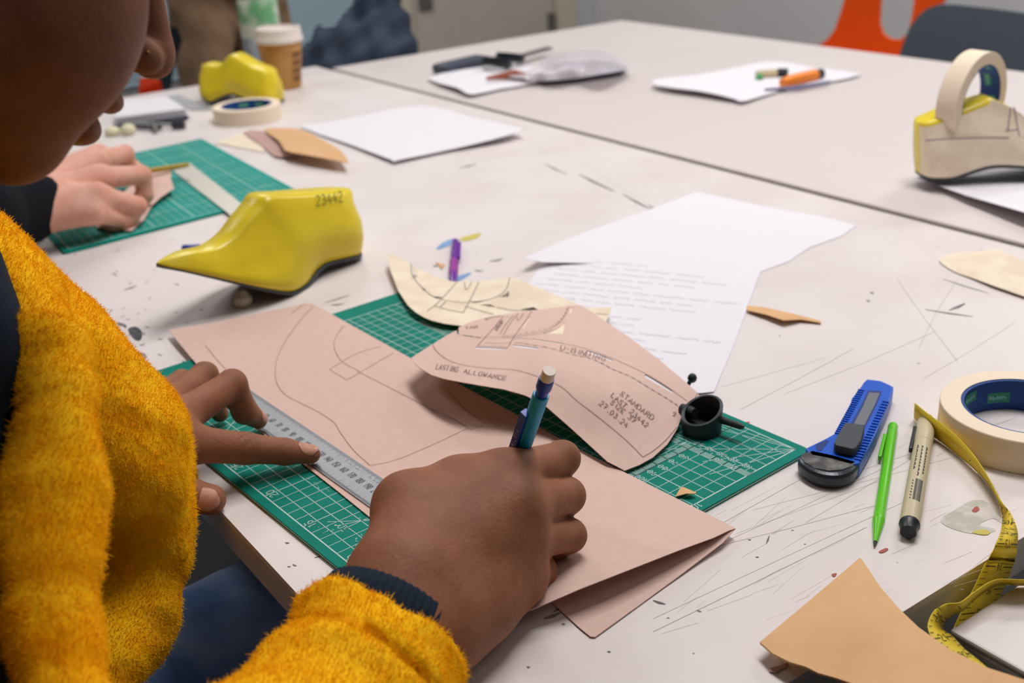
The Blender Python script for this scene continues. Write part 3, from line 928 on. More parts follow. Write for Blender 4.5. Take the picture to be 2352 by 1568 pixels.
for r in range(15):
    t = .06 + r * .055
    x = .05 + random.uniform(0, .06); end = random.uniform(.55, .95) if r % 4 else random.uniform(.3, .6)
    while x < end:
        wl = random.uniform(.04, .13); q = []
        for k in range(int(wl / .006) + 2):
            s_ = x + k * .006; tt = t + random.uniform(-.008, .008)
            w3 = TL + (TR - TL) * s_ + (BL - TL) * tt; u, v = proj(w3); q.append(P(u, v, zb(u, v)) + [0, 0, .0004])
        hw.add(*ribbon(q, .0005)); x += wl + .025
V, Fc = sheet([tuple(pts4[0]), (1400, 590.5), (1560, 605), tuple(pts4[1]), (1722, 690), (1690, 780), tuple(pts4[2]), (1600, 903), (1500, 880), tuple(pts4[3]), (1150, 740), (1215, 650)], zb, 26)
single('handwritten_sheet', V, Fc, M['paper'], 'white sheet of faint handwriting lying under the pink pattern piece', 'paper', autosmooth=50, solid=.0003, extra=[(hw, M['paper_ink'])])
paper('paper_sheet', 'white paper stack corner beyond the tan scrap in the middle distance', spline([(690, 291), (745, 282), (850, 262), (970, 242), (1080, 268), (1195, 294), (1190, 302), (1140, 318), (1040, 342), (912, 368), (900, 367), (800, 330)], 2, True),
      TPS([(690, 291, .752), (970, 242, .752), (1195, 296, .762), (905, 368, .756), (1050, 340, .755), (940, 300, .752)]))
paper('paper_sheet', 'crumpled white paper underneath the clear plastic bag', spline([(980, 180), (1060, 160), (1180, 148), (1290, 165), (1230, 190), (1150, 204), (1085, 217), (1062, 208), (1045, 200)], 2, True), TPS([(980, 180, 0.7590), (1180, 150, 0.7590), (1090, 216, 0.7610), (1055, 206, 0.7650), (1290, 170, 0.7600)]))
paper('paper_sheet', 'white sheet carrying the orange marker and pens on the far table', spline([(1505, 182), (1600, 172), (1690, 155), (1775, 140), (1870, 155), (1980, 170), (1890, 190), (1800, 206), (1712, 232), (1690, 228), (1660, 220), (1600, 208), (1512, 197)], 2, True),
      TPS([(1505, 184, 0.7650), (1775, 140, 0.7590), (1980, 170, 0.7590), (1710, 230, 0.7610), (1650, 216, 0.7650), (1740, 180, 0.7590)]))
paper('paper_sheet', 'white paper pad corner in front of the taped shoe last, right edge', [(2102, 407), (2180, 396), (2300, 384), (2440, 372), (2560, 430), (2500, 540), (2352, 487), (2220, 449)], TPS([(2102, 407, 0.7605), (2352, 487, 0.7710), (2500, 535, 0.7710), (2440, 372, 0.7600), (2250, 400, 0.7600)]))

# ---- offcuts
single('kraft_card', *sheet([tuple(q) for q in [(1745, 1474), (1860, 1378), (1974, 1281), (1980, 1284), (2020, 1345), (2062, 1394), (2110, 1440), (2180, 1490), (2260, 1530), (2352, 1560), (2420, 1650), (2200, 1720), (1990, 1640), (1955, 1568), (1920, 1556), (1880, 1545), (1850, 1530), (1815, 1520), (1775, 1500)]],
       TPS([(1745, 1474, .7585), (1974, 1281, .7545), (2062, 1394, .762), (2352, 1560, .780), (1955, 1568, .764), (1860, 1400, .759), (2200, 1700, .782), (2000, 1450, .766)]), 24), M['kraft'], 'tan kraft card overhanging the table corner in the foreground', 'card', solid=.0012, autosmooth=50)
single('pink_offcut', *sheet([(1765, 1534), (1790, 1528), (1812, 1520), (1806, 1530), (1780, 1542), (1768, 1541)], TOP + .0012), M['pink_dark'], 'pink card sliver peeking from under the tan kraft card', 'offcut', solid=.001)
single('kraft_offcut', *sheet([(1715, 701), (1760, 706), (1830, 722), (1885, 736), (1886, 741), (1840, 733), (1800, 735), (1760, 722), (1716, 712)], TPS([(1715, 705, .7515), (1800, 735, .756), (1885, 738, .7515), (1760, 712, .753)]), 12), M['kraft'], 'thin tan card sliver lying right of the handwritten sheet', 'offcut', solid=.0006)
single('kraft_offcut', *sheet([(1551, 1140), (1563, 1119), (1570, 1118), (1600, 1131), (1597, 1133), (1575, 1133)], TPS([(1551, 1140, MATZ + .001), (1566, 1119, MATZ + .001), (1598, 1132, MATZ + .003), (1578, 1132, MATZ + .004)]), 8), M['kraft'], 'tiny tan triangle of card on the green mat grid', 'offcut', solid=.0005)
single('kraft_offcut', *sheet([(1000, 601), (1022, 607), (1015, 617)], TOP + .0012), M['kraft'], 'tiny tan triangle scrap left of the purple pen', 'offcut', solid=.0005)
single('cream_strip', *sheet(spline([(2157, 597), (2180, 583), (2215, 578), (2250, 577), (2285, 570), (2310, 580), (2352, 600), (2400, 640), (2380, 684), (2310, 665), (2240, 640), (2190, 622)], 3, True), TPS([(2157, 597, .752), (2250, 577, .757), (2352, 600, .756), (2240, 640, .752), (2352, 680, .753), (2260, 610, .757)]), 16), M['calico'], 'ragged cream strip of masking tape at the right edge', 'offcut', solid=.0006, autosmooth=50)
single('tan_pattern', *sheet(spline([(605, 297), (640, 294), (690, 297), (735, 318), (775, 340), (790, 355), (800, 372), (780, 370), (740, 362), (690, 353), (655, 345), (640, 322)], 2, True), TPS([(605, 297, .757), (690, 300, .762), (800, 372, .764), (700, 352, .766), (640, 322, .762)]), 14), M['kraft'], 'tan card pattern piece resting on the rosy piece', 'pattern', solid=.001, autosmooth=50)
single('rosy_pattern', *sheet(spline([(560, 303), (600, 300), (640, 318), (670, 344), (690, 356), (640, 360), (622, 352), (600, 332)], 2, True), TPS([(560, 303, .754), (600, 300, .755), (690, 356, .757), (622, 352, .753)]), 14), M['pink_dark'], 'rosy brown card pattern piece beneath the tan one', 'pattern', solid=.001, autosmooth=50)
single('cream_offcut', *sheet([(492, 328), (560, 302), (600, 330), (610, 350)], TOP + .0015, 20), M['calico'], 'pale cream card triangle left of the stacked pattern pieces', 'offcut', solid=.0008)
# ================================================================ SHOE LASTS
M['yellow'] = mat('yellow plastic', (236, 212, 46), .32, c2=(228, 202, 38), scale=25, spec=.55, bump=.02, bscale=120)
M['sole'] = mat('dark sole plate', (64, 72, 78), .5)
M['stamp'] = mat('stamped ink', (70, 74, 40), .7)
M['tape'] = mat('cream masking tape', (254, 240, 214), .75, c2=(250, 232, 204), scale=60, spec=.25, bump=.05, bscale=400)
M['tape_side'] = mat('wound tape side', (244, 226, 202), .8, spec=.2)
M['core_blue'] = mat('blue card core', (16, 66, 138), .6)
M['core_green'] = mat('green core print', (48, 140, 110), .6)
M['core_pale'] = mat('pale core print', (130, 190, 176), .6)
M['purple_line'] = mat('purple pen line', (150, 120, 150), .8)


def plane_map(p0, d):
    p0 = np.asarray(p0, float); d = np.array([d[0], d[1], 0.0]); d /= np.linalg.norm(d); n = np.array([-d[1], d[0], 0])
    def f(u, v):
        r = ray(u, v); return CAM + r * ((n @ (p0 - CAM)) / (n @ r))
    return f, d, n


def last_rings(st, f, n, grow=0.0, tlo=0.0, thi=1.0, side=None):
    """st: (top px, bottom px, half width low, mid, top)"""
    rings = []
    for tp, bt, wb, wm, wt in st:
        T, B = f(*tp), f(*bt)
        wb, wm, wt = wb + grow, wm + grow, wt + grow
        prof = [(0, 0), (0, wb * .62), (.03, wb * .93), (.12, wb * 1.04), (.3, wm * 1.02), (.55, wm), (.8, wt * 1.06), (.95, wt), (1, wt * .8), (1, 0)]
        r = [B + (T - B) * (tlo + (thi - tlo) * t) + n * w for t, w in prof] + [B + (T - B) * (tlo + (thi - tlo) * t) - n * w for t, w in prof[-2:0:-1]]
        rings.append(r)
    return rings


def make_last(name, label, st, base, d, group='yellow shoe lasts', sole=True):
    f, dd, n = plane_map(base, d)
    t = thing(name, label, 'shoe last', base, group)
    # finer stations
    A = np.array([[*s_[0], *s_[1], *s_[2:]] for s_ in st])
    A = np.array(spline(list(A), 4))
    st2 = [((a[0], a[1]), (a[2], a[3]), a[4], a[5], a[6]) for a in A]
    MB().loft(last_rings(st2, f, n)).build('last_body', M['yellow'], t, smooth=True)
    if sole:
        mb = MB(); up = []
        rings = []
        for tp, bt, wb, wm, wt in st2:
            B = f(*bt); w = wb * .96
            T = f(*tp); ax = (T - B) / np.linalg.norm(T - B)
            rings.append([B + n * w + ax * .0015, B - n * w + ax * .0015, B - n * w - ax * .002, B + n * w - ax * .002])
        mb.loft(rings).build('sole_plate', M['sole'], t, smooth=False, autosmooth=40)
    return t, f, dd, n


B0 = P(605, 662, TOP + .003); H0 = P(812, 577, TOP + .003)
st = [((361, 604), (361, 608), .0015, .0015, .001), ((372, 597), (376, 611), .007, .006, .003), ((392, 588), (404, 616), .013, .011, .006), ((425, 577), (455, 628), .021, .018, .010), ((475, 567), (515, 642), .030, .024, .013),
      ((515, 540), (562, 652), .037, .028, .014), ((548, 500), (612, 658), .039, .030, .015), ((575, 470), (655, 644), .034, .030, .016), ((595, 447), (690, 615), .027, .030, .017), ((650, 443), (718, 598), .024, .030, .019),
      ((715, 438), (757, 587), .026, .031, .021), ((762, 434), (786, 580), .026, .030, .020), ((786, 432), (803, 576), .019, .023, .014), ((797, 431), (812, 573), .006, .009, .005)]
lm, fm, dm, nm = make_last('shoe_last', 'yellow pointed shoe last stamped with a number, beside the far cutting mat', st, B0, H0 - B0)
# stamped number on the cone, on the side towards the camera
sd = -nm if nm @ (CAM - B0) < 0 else nm
sb = MB()
fs, _, _ = plane_map(B0 + sd * .0232, H0 - B0)
def stampf(x, y):
    q = np.array([727, 473.5]) + np.array([65, -11.5]) * (x / 4.6) + np.array([-2, -24.]) * y
    return fs(*q)
write(sb, '23442', stampf, .0012, up=sd, center=False)
sb.build('stamped_number', M['stamp'], lm)

# far last seen from its heel
B1 = P(600, 232, TOP + .003)
st = [((467, 152), (470, 182), .004, .005, .003), ((470, 147), (474, 196), .020, .018, .010), ((480, 144), (486, 214), .032, .026, .016), ((500, 147), (508, 226), .038, .030, .018), ((517, 146), (535, 214), .034, .030, .018), ((533, 128), (552, 210), .028, .030, .018),
      ((546, 123), (572, 219), .025, .030, .019), ((585, 146), (600, 229), .028, .031, .021), ((612, 156), (622, 232), .028, .030, .020), ((623, 161), (638, 233), .022, .024, .016), ((629, 164), (645, 232), .008, .010, .006)]
fr_ = ray(520, 200)
make_last('shoe_last', 'yellow shoe last with toe lifted, standing by the coffee cup', st, B1, (.55, -.83))
# ---- last wrapped in tape at the right edge
B2 = P(2110, 402, FT + .013)
st = [((2103, 277), (2105, 395), .006, .008, .006), ((2112, 274), (2114, 397), .018, .021, .016), ((2132, 268), (2130, 398), .026, .028, .020), ((2170, 252), (2170, 396), .028, .031, .022), ((2205, 240), (2200, 387), .027, .031, .021), ((2245, 226), (2236, 375), .027, .031, .018),
      ((2268, 222), (2265, 368), .029, .031, .016), ((2300, 236), (2305, 366), .033, .032, .016), ((2330, 252), (2345, 367), .038, .032, .016), ((2370, 290), (2395, 375), .039, .030, .015), ((2430, 330), (2450, 389), .033, .026, .013), ((2490, 368), (2505, 403), .020, .016, .008), ((2535, 398), (2540, 407), .006, .005, .003)]
l3, f3, d3, n3 = make_last('shoe_last', 'yellow shoe last wrapped in cream masking tape, right edge of the far table', st, B2, (.80, -.60), sole=True)
A = np.array([[*s_[0], *s_[1], *s_[2:]] for s_ in st]); A = np.array(spline(list(A), 4))[1:]
A[:, 0] += 0
rr = []
s3 = -n3 if n3 @ (CAM - B2) < 0 else n3
for a in A:
    T, B = f3(a[0], a[1]), f3(a[2], a[3]); g = .0016
    wb, wm, wt = a[4] + g, a[5] + g, a[6] + g
    hi = .93 if a[0] < 2262 else 1.0
    prof = [(0.0, wb * .62), (.03, wb * .93), (.12, wb * 1.04), (.3, wm * 1.02), (.55, wm), (.8, wt * 1.06), (hi, wt * 1.0)]
    rr.append([B + (T - B) * t + n3 * w for t, w in prof[::-1]] + [B + (T - B) * t - n3 * w for t, w in prof])
# the near wall of tape, the far wall too, open at the heel seam and the cone top
k = len(rr[0]) // 2
for nm_, sl_ in (('tape_cover', slice(0, k)), ('tape_cover', slice(k, 2 * k))):
    MB().loft([r[sl_] for r in rr], cap=False, closed=False).build(nm_, M['tape'], l3, smooth=True)
tl = MB()
def on3(L, off=.0335):
    return [f3(u, v) + s3 * off for u, v in L]
for L, o in (([(2104, 306), (2160, 302), (2240, 300), (2330, 300)], .0335), ([(2296, 232), (2290, 285)], .032), ([(2302, 230), (2312, 285), (2322, 320), (2360, 318)], .0335), ([(2330, 300), (2360, 298)], .0335), ([(2283, 285), (2310, 282)], .033)):
    tl.add(*ribbon(on3(L, o), .0014, s3))
tl.build('pen_lines', M['purple_line'], l3)

# ================================================================ TAPE ROLLS
def tape_roll(label, c, R, ro=.054, ri=.0395, w=.024, group='rolls of masking tape', marks=True):
    t = thing('masking_tape_roll', label, 'tape roll', c, group)
    c = np.asarray(c, float)
    MB().lathe([(ri + .0012, 0), (ro - .0005, 0), (ro, .0006), (ro, w - .0006), (ro - .0005, w), (ri + .0012, w)], c, R, 96, closed=True).build('tape_winding', M['tape_side'], t, autosmooth=35)
    MB().lathe([(ri - .001, .0006), (ri + .0012, .0006), (ri + .0012, w - .0006), (ri - .001, w - .0006)], c, R, 96, closed=True).build('card_core', M['core_blue'], t, autosmooth=35,
        extra=[(core_marks(c, R, ri - .0012, w), M['core_green']), (core_text(c, R, ri - .0014, w), M['core_pale'])])
    return t


def core_marks(c, R, r, w):
    mb = MB()
    for k in range(9):
        a0 = k * math.tau / 9 + .1; z0 = .25 if k % 2 else .5
        V = []
        for i in range(9):
            a = a0 + .42 * i / 8
            for h in (z0, z0 + .34): V.append(c + R @ np.array([r * math.cos(a), r * math.sin(a), h * w]))
        mb.add(V, [(2 * i, 2 * i + 1, 2 * i + 3, 2 * i + 2) for i in range(8)])
    return mb


def core_text(c, R, r, w):
    mb = MB()
    for k in range(9):
        a0 = k * math.tau / 9 + .1; z0 = .25 if k % 2 else .5
        x = .05
        for j in range(7):
            q = []
            for i in range(5):
                a = a0 + x + .012 * i; h = z0 + .17 + .08 * math.sin(i * 2.2 + j)
                q.append(c + R @ np.array([r * math.cos(a), r * math.sin(a), h * w]))
            x += .05
            mid = c + R @ np.array([0, 0, .5 * w])
            mb.add(*ribbon(q, .0008, mid - q[2]))
    return mb


tape_roll('cream masking tape roll with blue core lying flat by the tape measure', (.4627, .0689, TOP), np.eye(3), w=.023)
tape_roll('cream masking tape roll lying flat in front of the coffee cup', P(571, 274, TOP) + [.0, .0, 0], rotz(1.0), w=.024)
f_, d_, n_ = plane_map(B2, (.80, -.60))
c3 = f_(2240, 236) - s3 * .012 ; ax = RM[0] * .66 - RM[2] * .70 + RM[1] * .30; R3 = frame(ax)
tape_roll('cream masking tape roll propped upright against the taped shoe last', c3 - R3[:, 2] * .012, R3)

# ================================================================ CUTTER AND PENS
M['blue_plastic'] = mat('blue cutter plastic', (14, 88, 200), .4, spec=.5, bump=.02, bscale=300)
M['blue_dark'] = mat('dark blue recess', (8, 46, 120), .5)
M['black_rubber'] = mat('charcoal rubber', (62, 66, 74), .6, bump=.15, bscale=900)
M['navy_plastic'] = mat('navy black plastic', (38, 44, 58), .3, spec=.5)
M['foil'] = mat('scuffed metal plate', (206, 204, 200), .25, .95, c2=(150, 148, 148), scale=120, bump=.2, bscale=220)
M['blade_steel'] = mat('dull blade', (140, 144, 152), .35, .7)
M['green_pen'] = mat('lime green plastic', (96, 200, 12), .3, spec=.5)
M['beige_pen'] = mat('beige pen barrel', (206, 192, 158), .4, spec=.4)
M['black_plastic'] = mat('black plastic', (30, 34, 40), .38, spec=.5)
M['black_matte'] = mat('matte black plastic', (40, 46, 52), .5, spec=.4, bump=.05, bscale=300)
M['print_black'] = mat('black print', (70, 68, 66), .6)


def pxslab(ol, zt, th, name, m, parent, **kw):
    V = [P(u, v, zt) for u, v in ol]
    return slab(V, th, name, m, parent, **kw)


Z8 = lambda L: [(1700 + x / 2.041, 800 + y / 2.041) for x, y in L]
ct = thing('box_cutter', 'blue box cutter with dark rubber slider at the right corner of the mat', 'cutter', P(1940, 1000, TOP))
body = Z8([(306, 466), (360, 440), (405, 418), (440, 398), (470, 350), (500, 292), (518, 258), (522, 232), (540, 210), (560, 185), (578, 158), (594, 142), (622, 145), (660, 150), (700, 168), (720, 178), (716, 200), (698, 255), (670, 320), (640, 395), (600, 470), (562, 535), (520, 545), (430, 520), (330, 500)])
pxslab(body, TOP + .0118, .0105, 'handle', M['blue_plastic'], ct, bevel=.0012)
sl1 = Z8([(600, 196), (664, 200), (640, 262), (585, 372), (530, 480), (505, 512), (462, 502), (446, 480), (500, 380), (560, 280)])
pxslab(sl1, TOP + .01205, .0004, 'blade_channel', M['blue_dark'], ct)
pxslab(Z8([(604, 206), (654, 208), (632, 262), (582, 360), (534, 352), (574, 275)]), TOP + .0124, .0004, 'blade', M['blade_steel'], ct)
pxslab(Z8([(490, 348), (500, 346), (572, 356), (584, 366), (566, 430), (544, 462), (530, 470), (450, 452), (440, 442), (462, 396)]), TOP + .0185, .006, 'slider', M['black_rubber'], ct, bevel=.0012)
cap = spline(Z8([(276, 500), (310, 478), (380, 484), (450, 504), (520, 520), (552, 532), (550, 548), (520, 576), (465, 592), (400, 590), (340, 572), (292, 542), (274, 518)]), 3, True)
pxslab(cap, TOP + .0112, .0108, 'end_cap', M['navy_plastic'], ct, bevel=.003)
pxslab(Z8([(292, 494), (340, 480), (440, 502), (536, 530), (528, 548), (480, 566), (420, 572), (350, 558), (302, 530), (286, 510)]), TOP + .0118, .0006, 'metal_plate', M['foil'], ct)
rb = MB()
for side, (A_, B_) in enumerate((((452, 398), (560, 196)), ((560, 520), (690, 250)))):
    for i in range(22):
        t = i / 21; q = np.array(A_) + (np.array(B_) - A_) * t
        off = 22 if side == 0 else -22
        q = q + [off * .35, 0]
        w = P(*Z8([tuple(q)])[0], TOP + .0120)
        Rr = frame((0, 0, 1), P(*Z8([B_])[0], TOP) - P(*Z8([A_])[0], TOP))
        rb.box(w, (.0011, .0045, .0012), Rr)
rb.build('grip_ridges', M['blue_plastic'], ct)
pxslab(Z8([(352, 452), (404, 428), (416, 434), (380, 478), (362, 478)]), TOP + .0121, .0004, 'side_recess', M['blue_dark'], ct)

# lime pen
def axis_pts(a, b, ts): return [np.asarray(a) + (np.asarray(b) - np.asarray(a)) * t for t in ts]


r = .0034; a, b = P(2051, 980, TOP + r), P(2009, 1254, TOP + .0016)
gpn = thing('green_pen', 'lime green ballpoint pen beside the blue cutter', 'pen', (a + b) / 2 * [1, 1, 0] + [0, 0, TOP])
MB().tube(axis_pts(a, b, (-.02, -.012, 0, .5, .80, .805, .82, .97)), [.0018, .003, r, r, r, r * 1.08, r, .0012], 24).build('barrel', M['green_pen'], gpn, autosmooth=40)
MB().tube(axis_pts(a, b, (.968, 1.0)), [.0011, .0004], 12).build('nib', M['black_plastic'], gpn)
dirp = (b - a) / np.linalg.norm(b - a); sidep = np.cross((0, 0, 1), dirp); sidep = sidep if proj(a + sidep)[0] < proj(a)[0] else -sidep
q0 = a + (b - a) * .10 + sidep * .0042; q1 = a + (b - a) * .32 + sidep * .0052
MB().box((q0 + q1) / 2 + [0, 0, .0008], (np.linalg.norm(q1 - q0), .0022, .0035), frame((0, 0, 1), q1 - q0)).build('clip', M['green_pen'], gpn, bevel=.0006)

# fineliner
r = .0058; a, b = P(2128, 972, TOP + r), P(2086, 1222, TOP + r)
fl = thing('fineliner_pen', 'beige fineliner with black ends between lime pen and tape measure', 'pen', (a + b) / 2 * [1, 1, 0] + [0, 0, TOP])
ptx = MB(); dirp = (b - a) / np.linalg.norm(b - a); yv = np.cross((0, 0, 1), dirp)
up0 = CAM - (a + b) / 2; up0 -= dirp * (up0 @ dirp); up0 /= np.linalg.norm(up0); sv = np.cross(up0, dirp)


def onpen(t, an):  # t along, an angle from the side facing the camera
    return a + (b - a) * t + (up0 * math.cos(an) + sv * math.sin(an)) * (r + .00012)


random.seed(2)
for row, (t0, t1) in enumerate(((.30, .52), (.31, .58), (.31, .55))):
    an = -.55 + row * .5; t = t0
    while t < t1:
        L = random.uniform(.012, .035)
        ptx.add(*ribbon([onpen(t, an), onpen(t + L / 2, an + .08), onpen(t + L, an)], .0009, up0 * math.cos(an) + sv * math.sin(an))); t += L + .008
for k in range(14):
    an = -.1 + k * .055
    ptx.add(*ribbon([onpen(.62, an), onpen(.80, an)], random.choice((.00018, .0003, .0004)), up0))
for k in range(7): ptx.add(*ribbon([onpen(.63 + k * .025, -.45), onpen(.642 + k * .025, -.33)], .0007, up0))
MB().tube(axis_pts(a, b, (.22, .23, .24, .93, .935)), [r * .98, r, r, r, r * .97], 32).build('barrel', M['beige_pen'], fl, autosmooth=40, extra=[(ptx, M['print_black'])])
MB().tube(axis_pts(a, b, (-.01, 0, .215, .222)), [r * .92, r * 1.03, r * 1.04, r], 32).build('cap', M['beige_pen'], fl, autosmooth=40)
MB().tube(axis_pts(a, b, (-.045, -.01)), [r * .72, r * .8], 24).build('cap_top', M['navy_plastic'], fl, label='grey-black top of the cap')
MB().tube(axis_pts(a, b, (.935, .945, .955, .99, 1.0)), [r * 1.02, r * 1.04, r * .9, r * .82, r * .78], 24).build('end_plug', M['black_plastic'], fl, autosmooth=40, label='black end plug')
s2 = sv if proj(a + sv * .01)[0] < proj(a)[0] else -sv
q0 = onpen(.05, 0) * 0 + a + (b - a) * .07 + s2 * (r + .001); q1 = a + (b - a) * .30 + s2 * (r + .0012)
MB().box((q0 + q1) / 2, (np.linalg.norm(q1 - q0), .0022, .004), frame((0, 0, 1), q1 - q0)).build('clip', M['black_plastic'], fl, bevel=.0006, label='black clip')

# purple pen
M['purple'] = mat('purple translucent plastic', (112, 40, 160), .25, spec=.5); M['magenta'] = mat('magenta rubber grip', (150, 44, 152), .5, bump=.2, bscale=900)
r = .0042; a, b = P(1046, 556, TOP + r), P(1040, 650, TOP + r)
pu = thing('purple_pen', 'purple pen pointing at the cream crescent pattern', 'pen', (a + b) / 2 * [1, 1, 0] + [0, 0, TOP])
MB().tube(axis_pts(a, b, (-.03, -.01, 0, .5)), [.002, .0036, r, r], 24).build('barrel', M['purple'], pu, autosmooth=40)
MB().tube(axis_pts(a, b, (.5, .51, .53, .56, .6, .63, .66, .7, .80, .81)), [r, r * 1.12, r * 1.04, r * 1.12, r * 1.04, r * 1.12, r * 1.04, r * 1.12, r * 1.1, r], 24).build('grip', M['magenta'], pu, autosmooth=40, label='magenta ribbed grip')
MB().tube(axis_pts(a, b, (.80, .95, 1.08)), [r, r * .9, .001], 24).build('tip_cone', M['purple'], pu, autosmooth=40)
q0, q1 = P(1056, 558, TOP + .006), P(1054, 592, TOP + .006)
MB().box((q0 + q1) / 2, (np.linalg.norm(q1 - q0), .003, .0035), frame((0, 0, 1), q1 - q0)).build('clip', M['purple'], pu, bevel=.0006)

# ================================================================ TAPE MEASURE
M['measure'] = mat('yellow measuring tape', (226, 196, 44), .6, c2=(218, 186, 36), scale=60); M['measure_ink'] = mat('measuring tape ink', (92, 84, 36), .7)
up_ = [(2102, 925, .0165), (2134, 951, .016), (2166, 974, .0155), (2204, 1007, .0145), (2234, 1040, .0135), (2257, 1073, .0125), (2278, 1108, .011), (2300, 1150, .009), (2318, 1174, .006), (2334, 1206, .004), (2338, 1240, -2), (2326, 1300, -2.001), (2308, 1345, -2.002), (2290, 1390, -2.003), (2270, 1440, -2.004)]
lo_ = [(2100, 959, .001), (2121, 983, .001), (2143, 1001, .001), (2178, 1026, .001), (2217, 1058, .001), (2248, 1086, .001), (2274, 1116, .001), (2296, 1156, .001), (2302, 1185, .001), (2301, 1206, .002), (2293, 1238, -2), (2263, 1296, -2.001), (2238, 1350, -2.002), (2212, 1398, -2.003), (2188, 1450, -2.004)]


def band(U, L, dense=5):
    g = lambda u, v, z: P(u, v, TOP + z) if z > -1 else CAM + ray(u, v) * ((z + 1.993 - CAM[1]) / ray(u, v)[1])   # z of -2: hanging in the gap
    A = spline([g(*q) for q in U], dense); B = spline([g(*q) for q in L], dense)
    return A, B


A1, B1_ = band(up_, lo_)
A2, B2_ = band([(2420, 1322, .014), (2352, 1330, .014), (2288, 1330, .014), (2239, 1357, .014), (2205, 1382, .0135), (2172, 1386, .013), (2146, 1404, .012), (2132, 1436, .010), (2143, 1466, .008), (2180, 1494, .007), (2234, 1518, .006), (2290, 1560, .005), (2330, 1600, .004)],
               [(2420, 1334, .001), (2352, 1343, .001), (2290, 1343, .001), (2242, 1372, .001), (2212, 1400, .001), (2186, 1412, .001), (2172, 1426, .001), (2168, 1446, .001), (2188, 1460, .001), (2214, 1488, .001), (2254, 1520, .001), (2310, 1570, .001), (2350, 1612, .001)])
tm = MB(); ti = MB()
for A, B in ((A1, B1_), (A2, B2_)):
    n = len(A)
    V = list(A) + list(B)
    tm.add(V, [(i, i + 1, n + i + 1, n + i) for i in range(n - 1)])
    ln = 0; nxt = .01; cnt = 0
    for i in range(n - 1):
        seg = np.linalg.norm((A[i + 1] + B[i + 1] - A[i] - B[i]) / 2); t0 = ln
        nr = np.cross(A[i + 1] - A[i], B[i] - A[i]); nr /= max(np.linalg.norm(nr), 1e-9)
        if nr @ (CAM - A[i]) < 0: nr = -nr
        while nxt < ln + seg:
            t = (nxt - ln) / seg; p = A[i] + (A[i + 1] - A[i]) * t; q = B[i] + (B[i + 1] - B[i]) * t
            d0 = (A[i + 1] - A[i]) / max(np.linalg.norm(A[i + 1] - A[i]), 1e-9)
            major = cnt % 4 == 0
            for e0, e1 in ((0.02, .34 if major else .2), (.98, .62 if major else .8)):
                s_ = (q - p)
                ti.add(*ribbon([p + s_ * e0 + nr * .0003, p + s_ * e1 + nr * .0003], .0007 if major else .0004, nr))
            if major and i > 6 or (major and A is A2):
                wv = q - p; L = np.linalg.norm(wv); wv /= L; hv = np.cross(nr, wv)
                c = p + (q - p) * .5
                write(ti, str(1 + cnt // 4 + (14 if A is A2 else 0)), lambda x, y: c + wv * (x * .0045) + hv * ((y - .5) * .0045) + nr * .0004, .0006, up=nr)
            cnt += 1; nxt += .0035
        ln += seg
V, Fc = thicken(np.array(tm.V), tm.F, .0005)
tag(obj('tape_measure', V, Fc, M['measure'], smooth=True, extra=[(ti, M['measure_ink'])]), 'yellow cloth tape measure snaking off the table edge into a loop', 'tape measure')

# ================================================================ COMPASS CLAMP, PIN, BITS
cb = P(1612, 990, MATZ); cc = thing('compass_clamp', 'black plastic compass clamp ring standing on the mat corner', 'compass clamp', cb)
rg = []
R_ = .0134
for rr_, hh in ((R_ * .93, 0), (R_, .001), (R_ * 1.06, 'top'), (R_ * .9, 'top'), (R_ * .84, .004)):
    ring = []
    for i in range(48):
        an = i * math.tau / 48; d_ = np.array([math.cos(an), math.sin(an), 0])
        h = (.0165 + .0045 * (d_ @ (RM[0] * [1, 1, 0] + RM[2] * .9 * [1, 1, 0]))) if hh == 'top' else hh
        ring.append(cb + d_ * rr_ + [0, 0, h])
    rg.append(ring)
MB().loft(rg).build('ring_cup', M['black_matte'], cc, autosmooth=35)
p0 = P(1650, 962, MATZ + .011); p1 = P(1708, 981, MATZ + .011)
MB().tube(spline([p0, (p0 + p1) / 2, p1], 3), [.0029, .0027, .0025, .0025, .0024, .0023, .0012], 20).build('screw_rod', M['black_matte'], cc, autosmooth=40)
p0 = P(1596, 948, MATZ + .012); p1 = P(1566, 938, MATZ + .011)
MB().tube([p0, (p0 + p1) / 2, p1], [.0034, .0042, .0036], 16).build('lug', M['black_matte'], cc, autosmooth=40)
bp = thing('ball_pin', 'small black ball-headed pin behind the edge of the arched pattern', 'pin', P(1578, 895, TOP + .001))
cbp = P(1590, 868, TOP + .0125)
MB().tube([cbp, (cbp * .5 + P(1574, 893, TOP + .004) * .5), P(1570, 905, TOP + .0015)], [.0016, .0016, .0014], 12).build('stem', M['black_matte'], bp)
sp = MB(); sp.lathe([(.0001, -.0037), (.0018, -.0032), (.0030, -.002), (.0036, 0), (.0030, .002), (.0018, .0032), (.0001, .0037)], cbp, np.eye(3), 24); sp.build('ball_head', M['black_matte'], bp, smooth=True)

